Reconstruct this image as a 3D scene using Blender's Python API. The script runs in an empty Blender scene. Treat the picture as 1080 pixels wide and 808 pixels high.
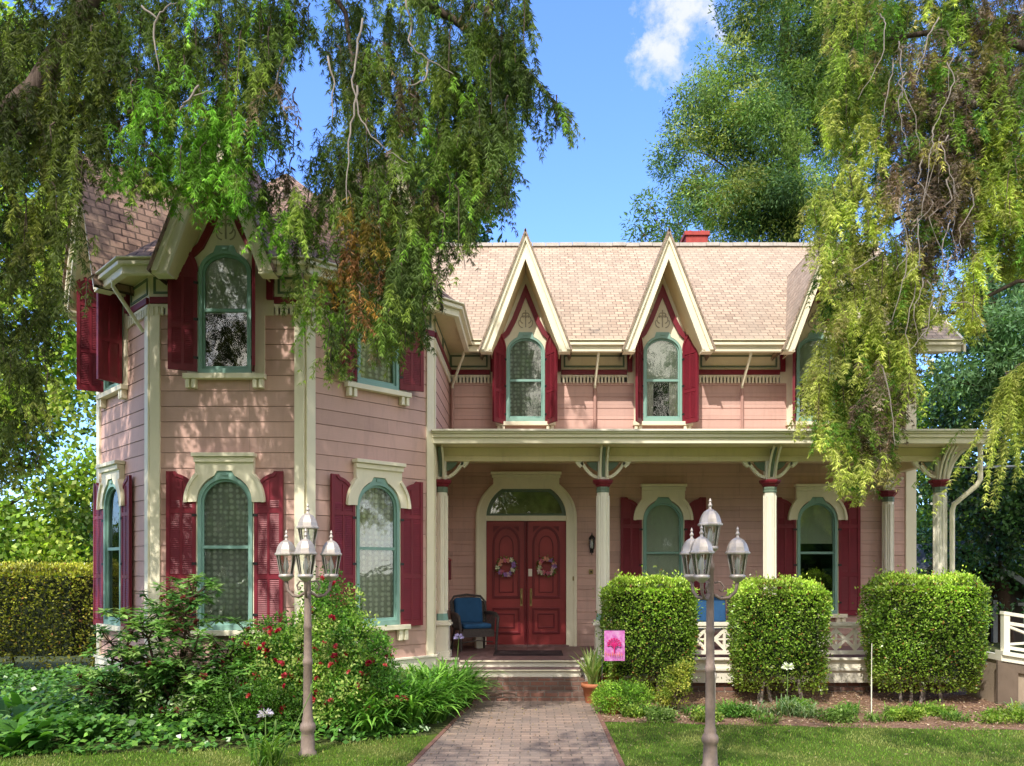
import bpy, math, random
import numpy as np
from mathutils import Matrix, Vector
from mathutils.geometry import tessellate_polygon
random.seed(7); rng = np.random.default_rng(11)
SC = bpy.context.scene; COL = SC.collection
R = math.radians; PI = math.pi
T = Matrix.Translation
def RZ(a): return Matrix.Rotation(R(a), 4, 'Z')
# ------------------------------------------------------------------ naming
def tag(o, label=None, cat=None, group=None, kind=None):
    if label: o['label'] = label
    if cat: o['category'] = cat
    if group: o['group'] = group
    if kind: o['kind'] = kind
    return o
def thing(name, label, cat, loc=(0, 0, 0), rz=0, group=None):
    o = bpy.data.objects.new(name, None); COL.objects.link(o)
    o.empty_display_size = .2
    o.location = loc; o.rotation_euler = (0, 0, R(rz))
    return tag(o, label, cat, group)
def link(name, me, parent=None):
    o = bpy.data.objects.new(name, me); COL.objects.link(o)
    if parent: o.parent = parent
    return o
def copy_tree(o, parent=None):
    c = o.copy(); COL.objects.link(c)
    if parent: c.parent = parent
    for ch in [x for x in bpy.data.objects if x.parent == o]: copy_tree(ch, c)
    return c
# ------------------------------------------------------------------ mesh builder
class MB:
    def __init__(s, M=None): s.v = []; s.f = []; s.uv = {}; s.M = M or Matrix(); s.smooth = set()
    def add(s, vs, fs, sm=False, uvs=None):
        b = len(s.v); M = s.M
        s.v += [tuple(M @ Vector(v)) for v in vs]
        for i, f in enumerate(fs):
            if sm: s.smooth.add(len(s.f))
            if uvs: s.uv[len(s.f)] = [uvs[k] for k in f]
            s.f.append([b + k for k in f])
        return s
    def box(s, x0, x1, y0, y1, z0, z1, bev=0):
        if x1 < x0: x0, x1 = x1, x0
        if y1 < y0: y0, y1 = y1, y0
        if z1 < z0: z0, z1 = z1, z0
        v = [(x, y, z) for z in (z0, z1) for y in (y0, y1) for x in (x0, x1)]
        return s.add(v, [(0, 2, 3, 1), (4, 5, 7, 6), (0, 1, 5, 4), (2, 6, 7, 3), (0, 4, 6, 2), (1, 3, 7, 5)])
    def beam(s, a, b, wx, wy):
        a = Vector(a); b = Vector(b); d = (b - a).normalized()
        up = Vector((0, 0, 1)) if abs(d.z) < .95 else Vector((0, 1, 0))
        x = d.cross(up).normalized() * wx / 2; y = d.cross(x).normalized() * wy / 2
        v = [p + sx * x + sy * y for p in (a, b) for sx, sy in ((-1, -1), (1, -1), (1, 1), (-1, 1))]
        return s.add(v, [(3, 2, 1, 0), (4, 5, 6, 7), (0, 1, 5, 4), (1, 2, 6, 5), (2, 3, 7, 6), (3, 0, 4, 7)])
    def prism(s, poly, w0, w1, holes=()):
        """poly in (u,z); extruded between depths w0 (front) and w1 (back)"""
        loops = [list(poly)] + [list(h) for h in holes]
        flat = [p for l in loops for p in l]
        tris = tessellate_polygon([[Vector((p[0], p[1], 0)) for p in l] for l in loops])
        n = len(flat)
        vs = [(p[0], w0, p[1]) for p in flat] + [(p[0], w1, p[1]) for p in flat]
        fs = []
        for t in tris:
            a, b, c = [Vector(flat[i]) for i in t]
            cr = (b - a).x * (c - a).y - (b - a).y * (c - a).x
            t = tuple(t) if cr > 0 else tuple(reversed(t))
            fs.append(t); fs.append(tuple(n + i for i in reversed(t)))
        k = 0
        for l in loops:
            m = len(l)
            for i in range(m):
                j = (i + 1) % m
                fs.append((k + i, k + j, n + k + j, n + k + i))
            k += m
        return s.add(vs, fs)
    def ribbon(s, path, wd, w0, w1, closed=False):
        P = [Vector((p[0], p[1])) for p in path]; n = len(P); L = []; Rr = []
        for i in range(n):
            a = P[i - 1] if (i > 0 or closed) else None; b = P[(i + 1) % n] if (i < n - 1 or closed) else None
            d1 = (P[i] - a).normalized() if a is not None else None
            d2 = (b - P[i]).normalized() if b is not None else None
            if d1 is None: d1 = d2
            if d2 is None: d2 = d1
            t = (d1 + d2); t = t.normalized() if t.length > 1e-6 else d1
            nn = Vector((-t.y, t.x)); c = max(.35, nn.dot(Vector((-d1.y, d1.x))))
            L.append(P[i] + nn * wd / 2 / c); Rr.append(P[i] - nn * wd / 2 / c)
        m = n if closed else n - 1
        for i in range(m):
            j = (i + 1) % n
            q = [L[i], L[j], Rr[j], Rr[i]]
            vs = [(p.x, w0, p.y) for p in q] + [(p.x, w1, p.y) for p in q]
            s.add(vs, [(0, 3, 2, 1), (4, 5, 6, 7), (0, 1, 5, 4), (2, 3, 7, 6)] + ([] if closed else ([(3, 0, 4, 7)] if i == 0 else []) + ([(1, 2, 6, 5)] if i == m - 1 else [])))
        return s
    def tube(s, pts, rad, n=8, caps=True, sm=True):
        P = [Vector(p) for p in pts]; m = len(P)
        if not hasattr(rad, '__len__'): rad = [rad] * m
        vs = []; x = None
        for i in range(m):
            d = (P[min(i + 1, m - 1)] - P[max(i - 1, 0)])
            d = d.normalized() if d.length > 1e-9 else Vector((0, 0, 1))
            if x is None:
                up = Vector((0, 0, 1)) if abs(d.z) < .9 else Vector((1, 0, 0))
                x = d.cross(up).normalized()
            else:
                x = (x - d * x.dot(d)); x = x.normalized() if x.length > 1e-6 else d.cross(Vector((1, .3, 0))).normalized()
            y = d.cross(x)
            for k in range(n):
                a = 2 * PI * k / n
                vs.append(P[i] + rad[i] * (math.cos(a) * x + math.sin(a) * y))
        fs = [(i * n + k, i * n + (k + 1) % n, (i + 1) * n + (k + 1) % n, (i + 1) * n + k) for i in range(m - 1) for k in range(n)]
        s.add(vs, fs, sm)
        if caps: s.add(vs[:n], [tuple(reversed(range(n)))]); s.add(vs[-n:], [tuple(range(n))])
        return s
    def lathe(s, prof, c=(0, 0, 0), n=20, sm=True, wob=0):
        vs = []; m = len(prof)
        for r, z in prof:
            for k in range(n):
                a = 2 * PI * (k + .5) / n
                vs.append((c[0] + r * math.cos(a), c[1] + r * math.sin(a), c[2] + z))
        fs = [(i * n + k, i * n + (k + 1) % n, (i + 1) * n + (k + 1) % n, (i + 1) * n + k) for i in range(m - 1) for k in range(n)]
        s.add(vs, fs, sm); s.add(vs[:n], [tuple(reversed(range(n)))]); s.add(vs[-n:], [tuple(range(n))])
        return s
    def build(s, name, mat, parent=None, bevel=0, M=None):
        me = bpy.data.meshes.new(name); me.from_pydata(s.v, [], s.f); me.materials.append(mat)
        if s.uv:
            l = me.uv_layers.new(name='UVMap')
            for i, p in enumerate(me.polygons):
                if i in s.uv:
                    for k, li in enumerate(p.loop_indices): l.data[li].uv = s.uv[i][k]
        for i in s.smooth: me.polygons[i].use_smooth = True
        me.validate(); me.update()
        o = link(name, me, parent)
        if bevel:
            b = o.modifiers.new('bevel', 'BEVEL'); b.width = bevel; b.segments = 2; b.limit_method = 'ANGLE'; b.angle_limit = R(40)
        return o
# ------------------------------------------------------------------ materials
def rgb(h):
    if isinstance(h, str):
        c = [int(h[i:i + 2], 16) / 255 for i in (0, 2, 4)]
        return tuple((x / 12.92 if x <= .04045 else ((x + .055) / 1.055) ** 2.4) for x in c) + (1,)
    return tuple(h) + (1,)
class NT:
    def __init__(s, name):
        s.m = bpy.data.materials.new(name); s.m.use_nodes = True; s.t = s.m.node_tree; s.t.nodes.clear()
        s.out = s.n('ShaderNodeOutputMaterial')
    def n(s, typ, **k):
        x = s.t.nodes.new(typ)
        for a, b in k.items():
            if a in x.inputs.keys(): x.inputs[a].default_value = b
            else: setattr(x, a, b)
        return x
    def l(s, a, b): s.t.links.new(a, b)
    def ramp(s, fac, stops):
        r = s.n('ShaderNodeValToRGB'); e = r.color_ramp.elements
        while len(e) < len(stops): e.new(.5)
        for i, (p, c) in enumerate(stops): e[i].position = p; e[i].color = c
        s.l(fac, r.inputs[0]); return r.outputs[0]
    def mix(s, fac, a, b, mode='MIX'):
        x = s.n('ShaderNodeMix', data_type='RGBA', blend_type=mode)
        for i, v in ((0, fac), (6, a), (7, b)):
            if hasattr(v, 'links') or isinstance(v, bpy.types.NodeSocket): s.l(v, x.inputs[i])
            else: x.inputs[i].default_value = v
        return x.outputs[2]
    def noise(s, scale, detail=4, rough=.55, vec=None, dist=0):
        x = s.n('ShaderNodeTexNoise', Scale=scale, Detail=detail, Roughness=rough, Distortion=dist)
        if vec is not None: s.l(vec, x.inputs['Vector'])
        return x.outputs[0]
def g(v): return (v, v, v, 1)
def paint(name, col, rough=.55, var=.14, scale=3, bump=.15, spec=.4, dirt=.25, metal=0):
    """painted / plain surface: broad fading, fine grain and vertical grime"""
    t = NT(name); c = rgb(col); geo = t.n('ShaderNodeNewGeometry').outputs['Position']
    mp = t.n('ShaderNodeMapping'); mp.inputs['Scale'].default_value = (1, 1, .25); t.l(geo, mp.inputs[0])
    n1 = t.noise(scale, 5, .6, geo); n2 = t.noise(scale * 7, 4, .7, mp.outputs[0]); n3 = t.noise(scale * 30, 2, .6, geo)
    a = t.mix(t.ramp(n1, [(.3, g(0)), (.7, g(1))]), tuple(x * (1 - var) for x in c[:3]) + (1,), tuple(min(1, x * (1 + var * .7)) for x in c[:3]) + (1,))
    d = t.ramp(n2, [(.52, g(0)), (.78, g(dirt))])
    a = t.mix(d, a, tuple(x * .45 for x in c[:3]) + (1,))
    b = t.n('ShaderNodeBsdfPrincipled', Roughness=rough, Metallic=metal); b.inputs['Specular IOR Level'].default_value = spec
    t.l(a, b.inputs['Base Color'])
    rr = t.n('ShaderNodeMapRange'); rr.inputs['To Min'].default_value = rough - .08; rr.inputs['To Max'].default_value = min(1, rough + .15); t.l(n2, rr.inputs[0]); t.l(rr.outputs[0], b.inputs['Roughness'])
    if bump:
        bp = t.n('ShaderNodeBump', Strength=bump, Distance=.004); t.l(n3, bp.inputs['Height']); t.l(bp.outputs[0], b.inputs['Normal'])
    t.l(b.outputs[0], t.out.inputs[0]); return t.m
def bricks(name, c1, c2, mortar, bw, bh, scale=1, mort=.012, uv=True, bump=.6, rot=0, offset=.5, varcol=None, rough=.85, patch=None, edge=False):
    t = NT(name)
    if uv: src = t.n('ShaderNodeTexCoord').outputs['UV']
    else: src = t.n('ShaderNodeNewGeometry').outputs['Position']
    mp = t.n('ShaderNodeMapping'); mp.inputs['Rotation'].default_value = (0, 0, R(rot)) if uv else rot; t.l(src, mp.inputs[0])
    nz = t.noise(6, 3, .6, mp.outputs[0])
    ad = t.n('ShaderNodeVectorMath', operation='SCALE'); ad.inputs['Scale'].default_value = .018
    ncol = t.n('ShaderNodeTexNoise', Scale=7.0); t.l(mp.outputs[0], ncol.inputs['Vector']); t.l(ncol.outputs['Color'], ad.inputs[0])
    av = t.n('ShaderNodeVectorMath', operation='ADD'); t.l(mp.outputs[0], av.inputs[0]); t.l(ad.outputs[0], av.inputs[1])
    br = t.n('ShaderNodeTexBrick', Scale=1.0, offset=offset); br.inputs['Color1'].default_value = rgb(c1); br.inputs['Color2'].default_value = rgb(c2)
    br.inputs['Mortar'].default_value = rgb(mortar); br.inputs['Mortar Size'].default_value = mort; br.inputs['Mortar Smooth'].default_value = .25
    br.inputs['Brick Width'].default_value = bw; br.inputs['Row Height'].default_value = bh; br.inputs['Bias'].default_value = -.1
    t.l(av.outputs[0], br.inputs['Vector'])
    sm_ = t.n('ShaderNodeMapping'); sm_.inputs['Scale'].default_value = (2.2, .5, 1); t.l(mp.outputs[0], sm_.inputs[0]); big = t.noise(.9, 7, .7, sm_.outputs[0]); fine = t.noise(45, 3, .6, mp.outputs[0])
    c = t.mix(t.ramp(big, [(.38, g(.0)), (.66, g(.75))]), br.outputs['Color'], rgb(patch or mortar))
    c = t.mix(.35, c, t.ramp(fine, [(.2, g(.45)), (.8, g(1.4))]), 'MULTIPLY')
    b = t.n('ShaderNodeBsdfPrincipled', Roughness=rough); b.inputs['Specular IOR Level'].default_value = .25
    t.l(c, b.inputs['Base Color'])
    inv = t.n('ShaderNodeMath', operation='MULTIPLY_ADD'); inv.inputs[1].default_value = -1; inv.inputs[2].default_value = 1; t.l(br.outputs['Fac'], inv.inputs[0])
    s2 = t.n('ShaderNodeMath', operation='MULTIPLY_ADD'); s2.inputs[1].default_value = .35; t.l(fine, s2.inputs[0]); t.l(inv.outputs[0], s2.inputs[2])
    bp = t.n('ShaderNodeBump', Strength=bump, Distance=.012); t.l(s2.outputs[0], bp.inputs['Height']); t.l(bp.outputs[0], b.inputs['Normal'])
    t.l(b.outputs[0], t.out.inputs[0]); return t.m
def leafmat(name, trans=.35, rough=.5, spec=.3):
    t = NT(name); a = t.n('ShaderNodeAttribute', attribute_name='tint')
    b = t.n('ShaderNodeBsdfPrincipled', Roughness=rough); b.inputs['Specular IOR Level'].default_value = spec
    t.l(a.outputs['Color'], b.inputs['Base Color'])
    tr = t.n('ShaderNodeBsdfTranslucent'); t.l(t.mix(1.0, a.outputs['Color'], (1.5, 1.7, .6, 1), 'MULTIPLY'), tr.inputs['Color'])
    mx = t.n('ShaderNodeMixShader'); mx.inputs[0].default_value = trans
    t.l(b.outputs[0], mx.inputs[1]); t.l(tr.outputs[0], mx.inputs[2]); t.l(mx.outputs[0], t.out.inputs[0]); return t.m
def glassmat(name, base=.12, tint=(.9, .95, .93), bump=.25, rough=.02):
    t = NT(name); geo = t.n('ShaderNodeNewGeometry').outputs['Position']
    bp = t.n('ShaderNodeBump', Strength=bump, Distance=.02); t.l(t.noise(2.6, 3, .5, geo, 1.0), bp.inputs['Height'])
    tr = t.n('ShaderNodeBsdfTransparent'); tr.inputs[0].default_value = rgb(tint)
    gl = t.n('ShaderNodeBsdfGlossy'); gl.inputs['Roughness'].default_value = rough; t.l(bp.outputs[0], gl.inputs['Normal'])
    fr = t.n('ShaderNodeFresnel', IOR=1.5); ad = t.n('ShaderNodeMath', operation='ADD', use_clamp=True); ad.inputs[1].default_value = base; t.l(fr.outputs[0], ad.inputs[0])
    mx = t.n('ShaderNodeMixShader'); t.l(ad.outputs[0], mx.inputs[0]); t.l(tr.outputs[0], mx.inputs[1]); t.l(gl.outputs[0], mx.inputs[2])
    t.l(mx.outputs[0], t.out.inputs[0]); return t.m
def lacemat(name, col, scale=14, dens=.5):
    t = NT(name); uv = t.n('ShaderNodeNewGeometry').outputs['Position']
    vo = t.n('ShaderNodeTexVoronoi', Scale=float(scale)); vo.inputs['Randomness'].default_value = .25; t.l(uv, vo.inputs['Vector'])
    nz = t.noise(1.5, 3, .6, uv)
    d = t.n('ShaderNodeBsdfDiffuse'); d.inputs[0].default_value = rgb(col)
    tl = t.n('ShaderNodeBsdfTranslucent'); tl.inputs[0].default_value = rgb(col)
    m0 = t.n('ShaderNodeMixShader'); m0.inputs[0].default_value = .3; t.l(d.outputs[0], m0.inputs[1]); t.l(tl.outputs[0], m0.inputs[2])
    tr = t.n('ShaderNodeBsdfTransparent')
    f = t.ramp(vo.outputs['Distance'], [(.28, g(.9)), (.5, g(1 - dens))])
    mx = t.n('ShaderNodeMixShader'); t.l(f, mx.inputs[0]); t.l(tr.outputs[0], mx.inputs[1]); t.l(m0.outputs[0], mx.inputs[2])
    t.l(mx.outputs[0], t.out.inputs[0]); return t.m
def bark(name, c1, c2, sc=6):
    t = NT(name); geo = t.n('ShaderNodeNewGeometry').outputs['Position']
    mp = t.n('ShaderNodeMapping'); mp.inputs['Scale'].default_value = (3, 3, .5); t.l(geo, mp.inputs[0])
    n = t.noise(sc, 6, .7, mp.outputs[0], .5); b = t.n('ShaderNodeBsdfPrincipled', Roughness=.9); b.inputs['Specular IOR Level'].default_value = .15
    t.l(t.ramp(n, [(.3, rgb(c1)), (.7, rgb(c2))]), b.inputs['Base Color'])
    bp = t.n('ShaderNodeBump', Strength=.8, Distance=.02); t.l(n, bp.inputs['Height']); t.l(bp.outputs[0], b.inputs['Normal']); t.l(b.outputs[0], t.out.inputs[0]); return t.m
def groundmat(name, stops, s1, s2, bump=.6, dist=.02):
    t = NT(name); geo = t.n('ShaderNodeNewGeometry').outputs['Position']
    n1 = t.noise(s1, 6, .65, geo); n2 = t.noise(s2, 5, .7, geo)
    ad = t.n('ShaderNodeMath', operation='MULTIPLY_ADD'); ad.inputs[1].default_value = .5; t.l(n2, ad.inputs[0])
    hf = t.n('ShaderNodeMath', operation='MULTIPLY'); hf.inputs[1].default_value = .5; t.l(n1, hf.inputs[0]); t.l(hf.outputs[0], ad.inputs[2])
    b = t.n('ShaderNodeBsdfPrincipled', Roughness=.95); b.inputs['Specular IOR Level'].default_value = .1
    t.l(t.ramp(ad.outputs[0], stops), b.inputs['Base Color'])
    bp = t.n('ShaderNodeBump', Strength=bump, Distance=dist); t.l(n2, bp.inputs['Height']); t.l(bp.outputs[0], b.inputs['Normal']); t.l(b.outputs[0], t.out.inputs[0]); return t.m
def sidingmat(name, col):
    t = NT(name); geo = t.n('ShaderNodeNewGeometry').outputs['Position']; sp = t.n('ShaderNodeSeparateXYZ'); t.l(geo, sp.inputs[0])
    ad = t.n('ShaderNodeMath', operation='ADD'); t.l(sp.outputs[0], ad.inputs[0]); t.l(sp.outputs[1], ad.inputs[1])
    zz = t.n('ShaderNodeMath', operation='SUBTRACT'); t.l(sp.outputs[2], zz.inputs[0]); zz.inputs[1].default_value = .62
    cb = t.n('ShaderNodeCombineXYZ'); t.l(ad.outputs[0], cb.inputs[0]); t.l(zz.outputs[0], cb.inputs[1])
    br = t.n('ShaderNodeTexBrick', Scale=1.0, offset=.37); br.inputs['Brick Width'].default_value = 2.7; br.inputs['Row Height'].default_value = .213; br.inputs['Mortar Size'].default_value = .0022; br.inputs['Mortar Smooth'].default_value = .4
    br.inputs['Color1'].default_value = rgb(tuple(x * 1.05 for x in col)); br.inputs['Color2'].default_value = rgb(tuple(x * .86 for x in col)); br.inputs['Mortar'].default_value = rgb(tuple(x * .45 for x in col)); t.l(cb.outputs[0], br.inputs['Vector'])
    mp = t.n('ShaderNodeMapping'); mp.inputs['Scale'].default_value = (1, 1, .16); t.l(geo, mp.inputs[0])
    n1 = t.noise(.8, 5, .6, geo); n2 = t.noise(9, 5, .7, mp.outputs[0]); mg = t.n('ShaderNodeMapping'); mg.inputs['Scale'].default_value = (1, 1, 14); t.l(geo, mg.inputs[0]); n3 = t.noise(5, 4, .6, mg.outputs[0])
    c = t.mix(.5, br.outputs['Color'], t.ramp(n1, [(.3, g(.75)), (.7, g(1.15))]), 'MULTIPLY')
    c = t.mix(t.ramp(n2, [(.5, g(0)), (.8, g(.35))]), c, tuple(x * .5 for x in col) + (1,))
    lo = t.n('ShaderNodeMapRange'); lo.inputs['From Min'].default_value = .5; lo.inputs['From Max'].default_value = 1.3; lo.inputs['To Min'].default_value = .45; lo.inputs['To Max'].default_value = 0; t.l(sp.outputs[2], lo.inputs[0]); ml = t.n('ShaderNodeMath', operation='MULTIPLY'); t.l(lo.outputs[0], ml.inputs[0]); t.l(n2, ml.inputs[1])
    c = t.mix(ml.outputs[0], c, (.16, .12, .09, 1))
    b = t.n('ShaderNodeBsdfPrincipled', Roughness=.62); b.inputs['Specular IOR Level'].default_value = .3; t.l(c, b.inputs['Base Color'])
    bp = t.n('ShaderNodeBump', Strength=.35, Distance=.004); t.l(n3, bp.inputs['Height']); t.l(bp.outputs[0], b.inputs['Normal']); t.l(b.outputs[0], t.out.inputs[0]); return t.m
M = dict(
    pink=sidingmat('pink_siding_paint', (.66, .425, .365)),
    cream=paint('cream_trim_paint', (.87, .81, .62), .5, .06, 1.5, .1, dirt=.16),
    cream_bounce=paint('cream_paint_warm_bounce', (.84, .72, .46), .6, .08, 1.5, .1, dirt=.2),  # trim cream with warm bounce light under eaves and porch painted in
    white=paint('white_paint', (.85, .81, .68), .5, .05, 1.5, .1, dirt=.15),
    red=paint('dark_red_paint', (.205, .017, .032), .42, .16, 2.0, .12, dirt=.3),
    teal=paint('teal_sash_paint', (.24, .42, .36), .45, .08, 2.0, .1, dirt=.15),
    green=paint('grey_green_paint', (.15, .21, .15), .5, .08, 2.0, .1, dirt=.15),
    pinkpipe=paint('pink_pipe_paint', (.46, .27, .23), .5, .06, 2, .05),
    door=paint('stained_door_paint', (.33, .048, .050), .33, .25, 1.5, .1, dirt=.2),
    doord=paint('door_panel_paint', (.17, .016, .024), .38, .1, 2, .1),
    floor=paint('porch_floor_paint', (.22, .13, .13), .5, .15, 1.5, .1, dirt=.4),
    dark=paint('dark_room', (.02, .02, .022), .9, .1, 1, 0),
    shade=paint('pale_roller_shade', (.72, .74, .62), .8, .05, 2, 0),
    sheer=paint('grey_green_sheer', (.30, .34, .26), .9, .35, 3, 0), drape=paint('pale_drape', (.80, .74, .64), .85, .08, 3, .1),
    lace=lacemat('white_lace', (.95, .95, .86), 13, .62),
    glass=glassmat('window_glass', .06, (.95,.98,.96), .12), lglass=glassmat('lantern_glass', .09, (.93, .94, .92), .1, .12),
    shingle=bricks('brown_shingles', (.55, .42, .315), (.33, .245, .185), (.20, .15, .115), .17, .118, mort=.008, offset=.37, patch=(.40, .33, .255), bump=1),
    shingle2=bricks('weathered_shingles', (.42, .27, .20), (.22, .145, .11), (.07, .045, .035), .19, .125, mort=.012, offset=.37, patch=(.3, .22, .17), bump=1),
    brick=bricks('old_red_brick', (.24, .105, .075), (.15, .085, .065), (.21, .18, .155), .21, .072, mort=.010, patch=(.17, .13, .11), bump=1),
    paver=bricks('brick_pavers', (.37, .265, .205), (.20, .15, .125), (.14, .115, .09), .22, .11, mort=.007, patch=(.23, .19, .165), bump=.7),
    metal=paint('aged_lantern_metal', (.50, .45, .41), .36, .25, 8, .2, .5, .45, .35),
    post=paint('taupe_lamp_post', (.24, .18, .15), .55, .25, 9, .4, dirt=.5),
    brass=paint('brass', (.42, .31, .14), .3, .1, 6, .05, .5, .3, 1), black=paint('black_metal', (.02, .02, .02), .45, .1, 5, .1),
    wicker=paint('dark_wicker', (.07, .055, .05), .6, .4, 25, .6), blue=paint('blue_cushion', (.02, .085, .20), .85, .12, 8, .2, dirt=0),
    mat=paint('dark_doormat', (.03, .018, .022), .95, .2, 20, .8), stucco=paint('tan_stucco', (.40, .32, .24), .85, .12, 2, .6, dirt=.5),
    wood=paint('weathered_wood', (.16, .12, .09), .8, .2, 3, .4), greyroof=paint('grey_roof', (.09, .095, .10), .85, .2, 3, .5), greyw=paint('grey_wall', (.07, .055, .05), .8, .1, 2, .2),
    greytrim=paint('grey_trim', (.20, .22, .23), .6, .1, 2, .1),
    terra=paint('terracotta', (.42, .15, .07), .75, .15, 5, .3), bulb=paint('frosted_bulb', (.85, .85, .82), .3, .02, 2, 0, dirt=0),
    leaf=leafmat('leaf', .35), leafg=leafmat('glossy_leaf', .22, .32, .5), needle=leafmat('needle', .30, .6, .2), petal=leafmat('petal', .3, .5, .2),
    bark=bark('brown_bark', (.025, .016, .012), (.10, .065, .045)), barkg=bark('grey_bark', (.12, .10, .085), (.33, .28, .25), 10), barkr=bark('red_bark', (.05, .02, .012), (.19, .085, .05)),
    soil=groundmat('bare_ground', [(.3, (.035, .028, .018, 1)), (.5, (.07, .085, .03, 1)), (.7, (.10, .12, .04, 1))], .6, 14),
    mulch=groundmat('mulch', [(.28, (.10, .055, .035, 1)), (.5, (.28, .17, .12, 1)), (.72, (.48, .34, .26, 1))], 8, 55, 1, .03),
    lawn=groundmat('lawn_turf', [(.3, (.045, .075, .012, 1)), (.5, (.085, .135, .022, 1)), (.7, (.20, .19, .06, 1))], .9, 60, .8, .02),
)
# ------------------------------------------------------------------ leaves in bulk
def unit(a): return a / np.maximum(1e-9, np.linalg.norm(a, axis=-1, keepdims=True))
def leaves(name, p, d, l, w, col, mat, parent=None, side=None, fold=.0):
    """rhombic leaf faces: p base point, d direction, l length, w width, col rgb"""
    n = len(p); d = unit(d)
    if side is None: side = rng.normal(size=(n, 3))
    s = unit(np.cross(d, side)); l = np.broadcast_to(l, n)[:, None]; w = np.broadcast_to(w, n)[:, None]
    v = np.stack([p, p + d * l * .45 + s * w / 2, p + d * l, p + d * l * .45 - s * w / 2], 1).reshape(-1, 3).astype(np.float32)
    me = bpy.data.meshes.new(name); me.vertices.add(4 * n); me.loops.add(4 * n); me.polygons.add(n)
    me.vertices.foreach_set('co', v.ravel()); me.loops.foreach_set('vertex_index', np.arange(4 * n, dtype=np.int32))
    me.polygons.foreach_set('loop_start', np.arange(0, 4 * n, 4, dtype=np.int32))
    a = me.attributes.new('tint', 'FLOAT_COLOR', 'POINT')
    c = np.ones((n, 4), np.float32); c[:, :3] = np.clip(col, 0.004, .9); a.data.foreach_set('color', np.repeat(c, 4, 0).ravel())
    me.materials.append(mat); me.update(calc_edges=True)
    return link(name, me, parent)
def tints(n, pal, wts=None, var=.25):
    pal = np.array(pal, float); k = rng.choice(len(pal), n, p=None if wts is None else np.array(wts) / sum(wts))
    return pal[k] * (1 + var * rng.normal(size=(n, 1))).clip(.35, 1.9)
def sph(n):
    return unit(rng.normal(size=(n, 3)))
def clumps(centers, radii, per, leaf, width, pal, hang=-.2, var=.25, shell=.55, flat=.8, cvar=.28):
    """leaf data for many clumps"""
    P = []; D = []; C = []
    for c, r in zip(centers, radii):
        u = sph(per); rr = r * (shell + (1 - shell) * rng.random((per, 1)) ** .6) * (1 + .35 * (rng.random((per, 1)) - .5))
        q = u * rr; q[:, 2] *= flat
        P.append(q + np.array(c)); dd = u * .7 + sph(per) * .8; dd[:, 2] += hang; D.append(dd)
        base = tints(1, pal, var=cvar)[0]
        C.append(np.tile(base, (per, 1)) * (1 + var * rng.normal(size=(per, 1))).clip(.4, 1.8))
    P = np.concatenate(P); n = len(P)
    return P, np.concatenate(D), leaf * (.7 + .6 * rng.random(n)), width * (.7 + .6 * rng.random(n)), np.concatenate(C)
def limb(mb, a, b, r0, r1, sag=0, wob=.1, n=7):
    a = Vector(a); b = Vector(b); L = (b - a).length; pts = []; rs = []
    for i in range(n):
        t = i / (n - 1); p = a.lerp(b, t); p.z -= sag * L * math.sin(PI * t)
        if 0 < i < n - 1: p += Vector((random.uniform(-1, 1), random.uniform(-1, 1), random.uniform(-1, 1))) * wob * L * .3
        pts.append(p); rs.append(r0 + (r1 - r0) * t)
    mb.tube(pts, rs, 7); return pts
def tree(name, label, cat, base, h, lobes, nclump, per, leaf, width, pal, mat, barkm, group=None, r0=.25, hang=-.2, cr=(.5, .9), crown_from=.3, shell=.5, flat=.8):
    """lobes: (x,y,z,rx,ry,rz) world ellipsoids that make an uneven crown"""
    o = thing(name, label, cat, base, 0, group); bx = Vector(base)
    lob = np.array(lobes, float); vol = lob[:, 3] * lob[:, 4] * lob[:, 5]; k = rng.choice(len(lob), nclump, p=vol / vol.sum())
    u = sph(nclump) * (rng.random((nclump, 1)) ** .42); cen = lob[k, :3] + u * lob[k, 3:] - np.array(base)
    rad = rng.uniform(cr[0], cr[1], nclump)
    P, D, L, W, C = clumps(cen, rad, per, leaf, width, pal, hang, shell=shell, flat=flat)
    # clumps low in the crown and inside it are duller
    leaves('crown', P, D, L, W, C, mat, o)
    mb = MB(); top = Vector((0, 0, h * .9)) + Vector((random.uniform(-.3, .3), random.uniform(-.3, .3), 0))
    limb(mb, (0, 0, -.1), top, r0, r0 * .25, 0, .04, 9)
    for i in rng.choice(nclump, min(nclump, 46), replace=False):
        c = Vector(cen[i]); z = max(h * crown_from * .7, min(top.z * .92, c.z - .35 * math.hypot(c.x, c.y))); t = z / top.z
        limb(mb, Vector((top.x * t, top.y * t, z)), c, r0 * .28 * (1.1 - t), .012, -.05, .12)
    mb.build('trunk', barkm, o); return o
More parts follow.
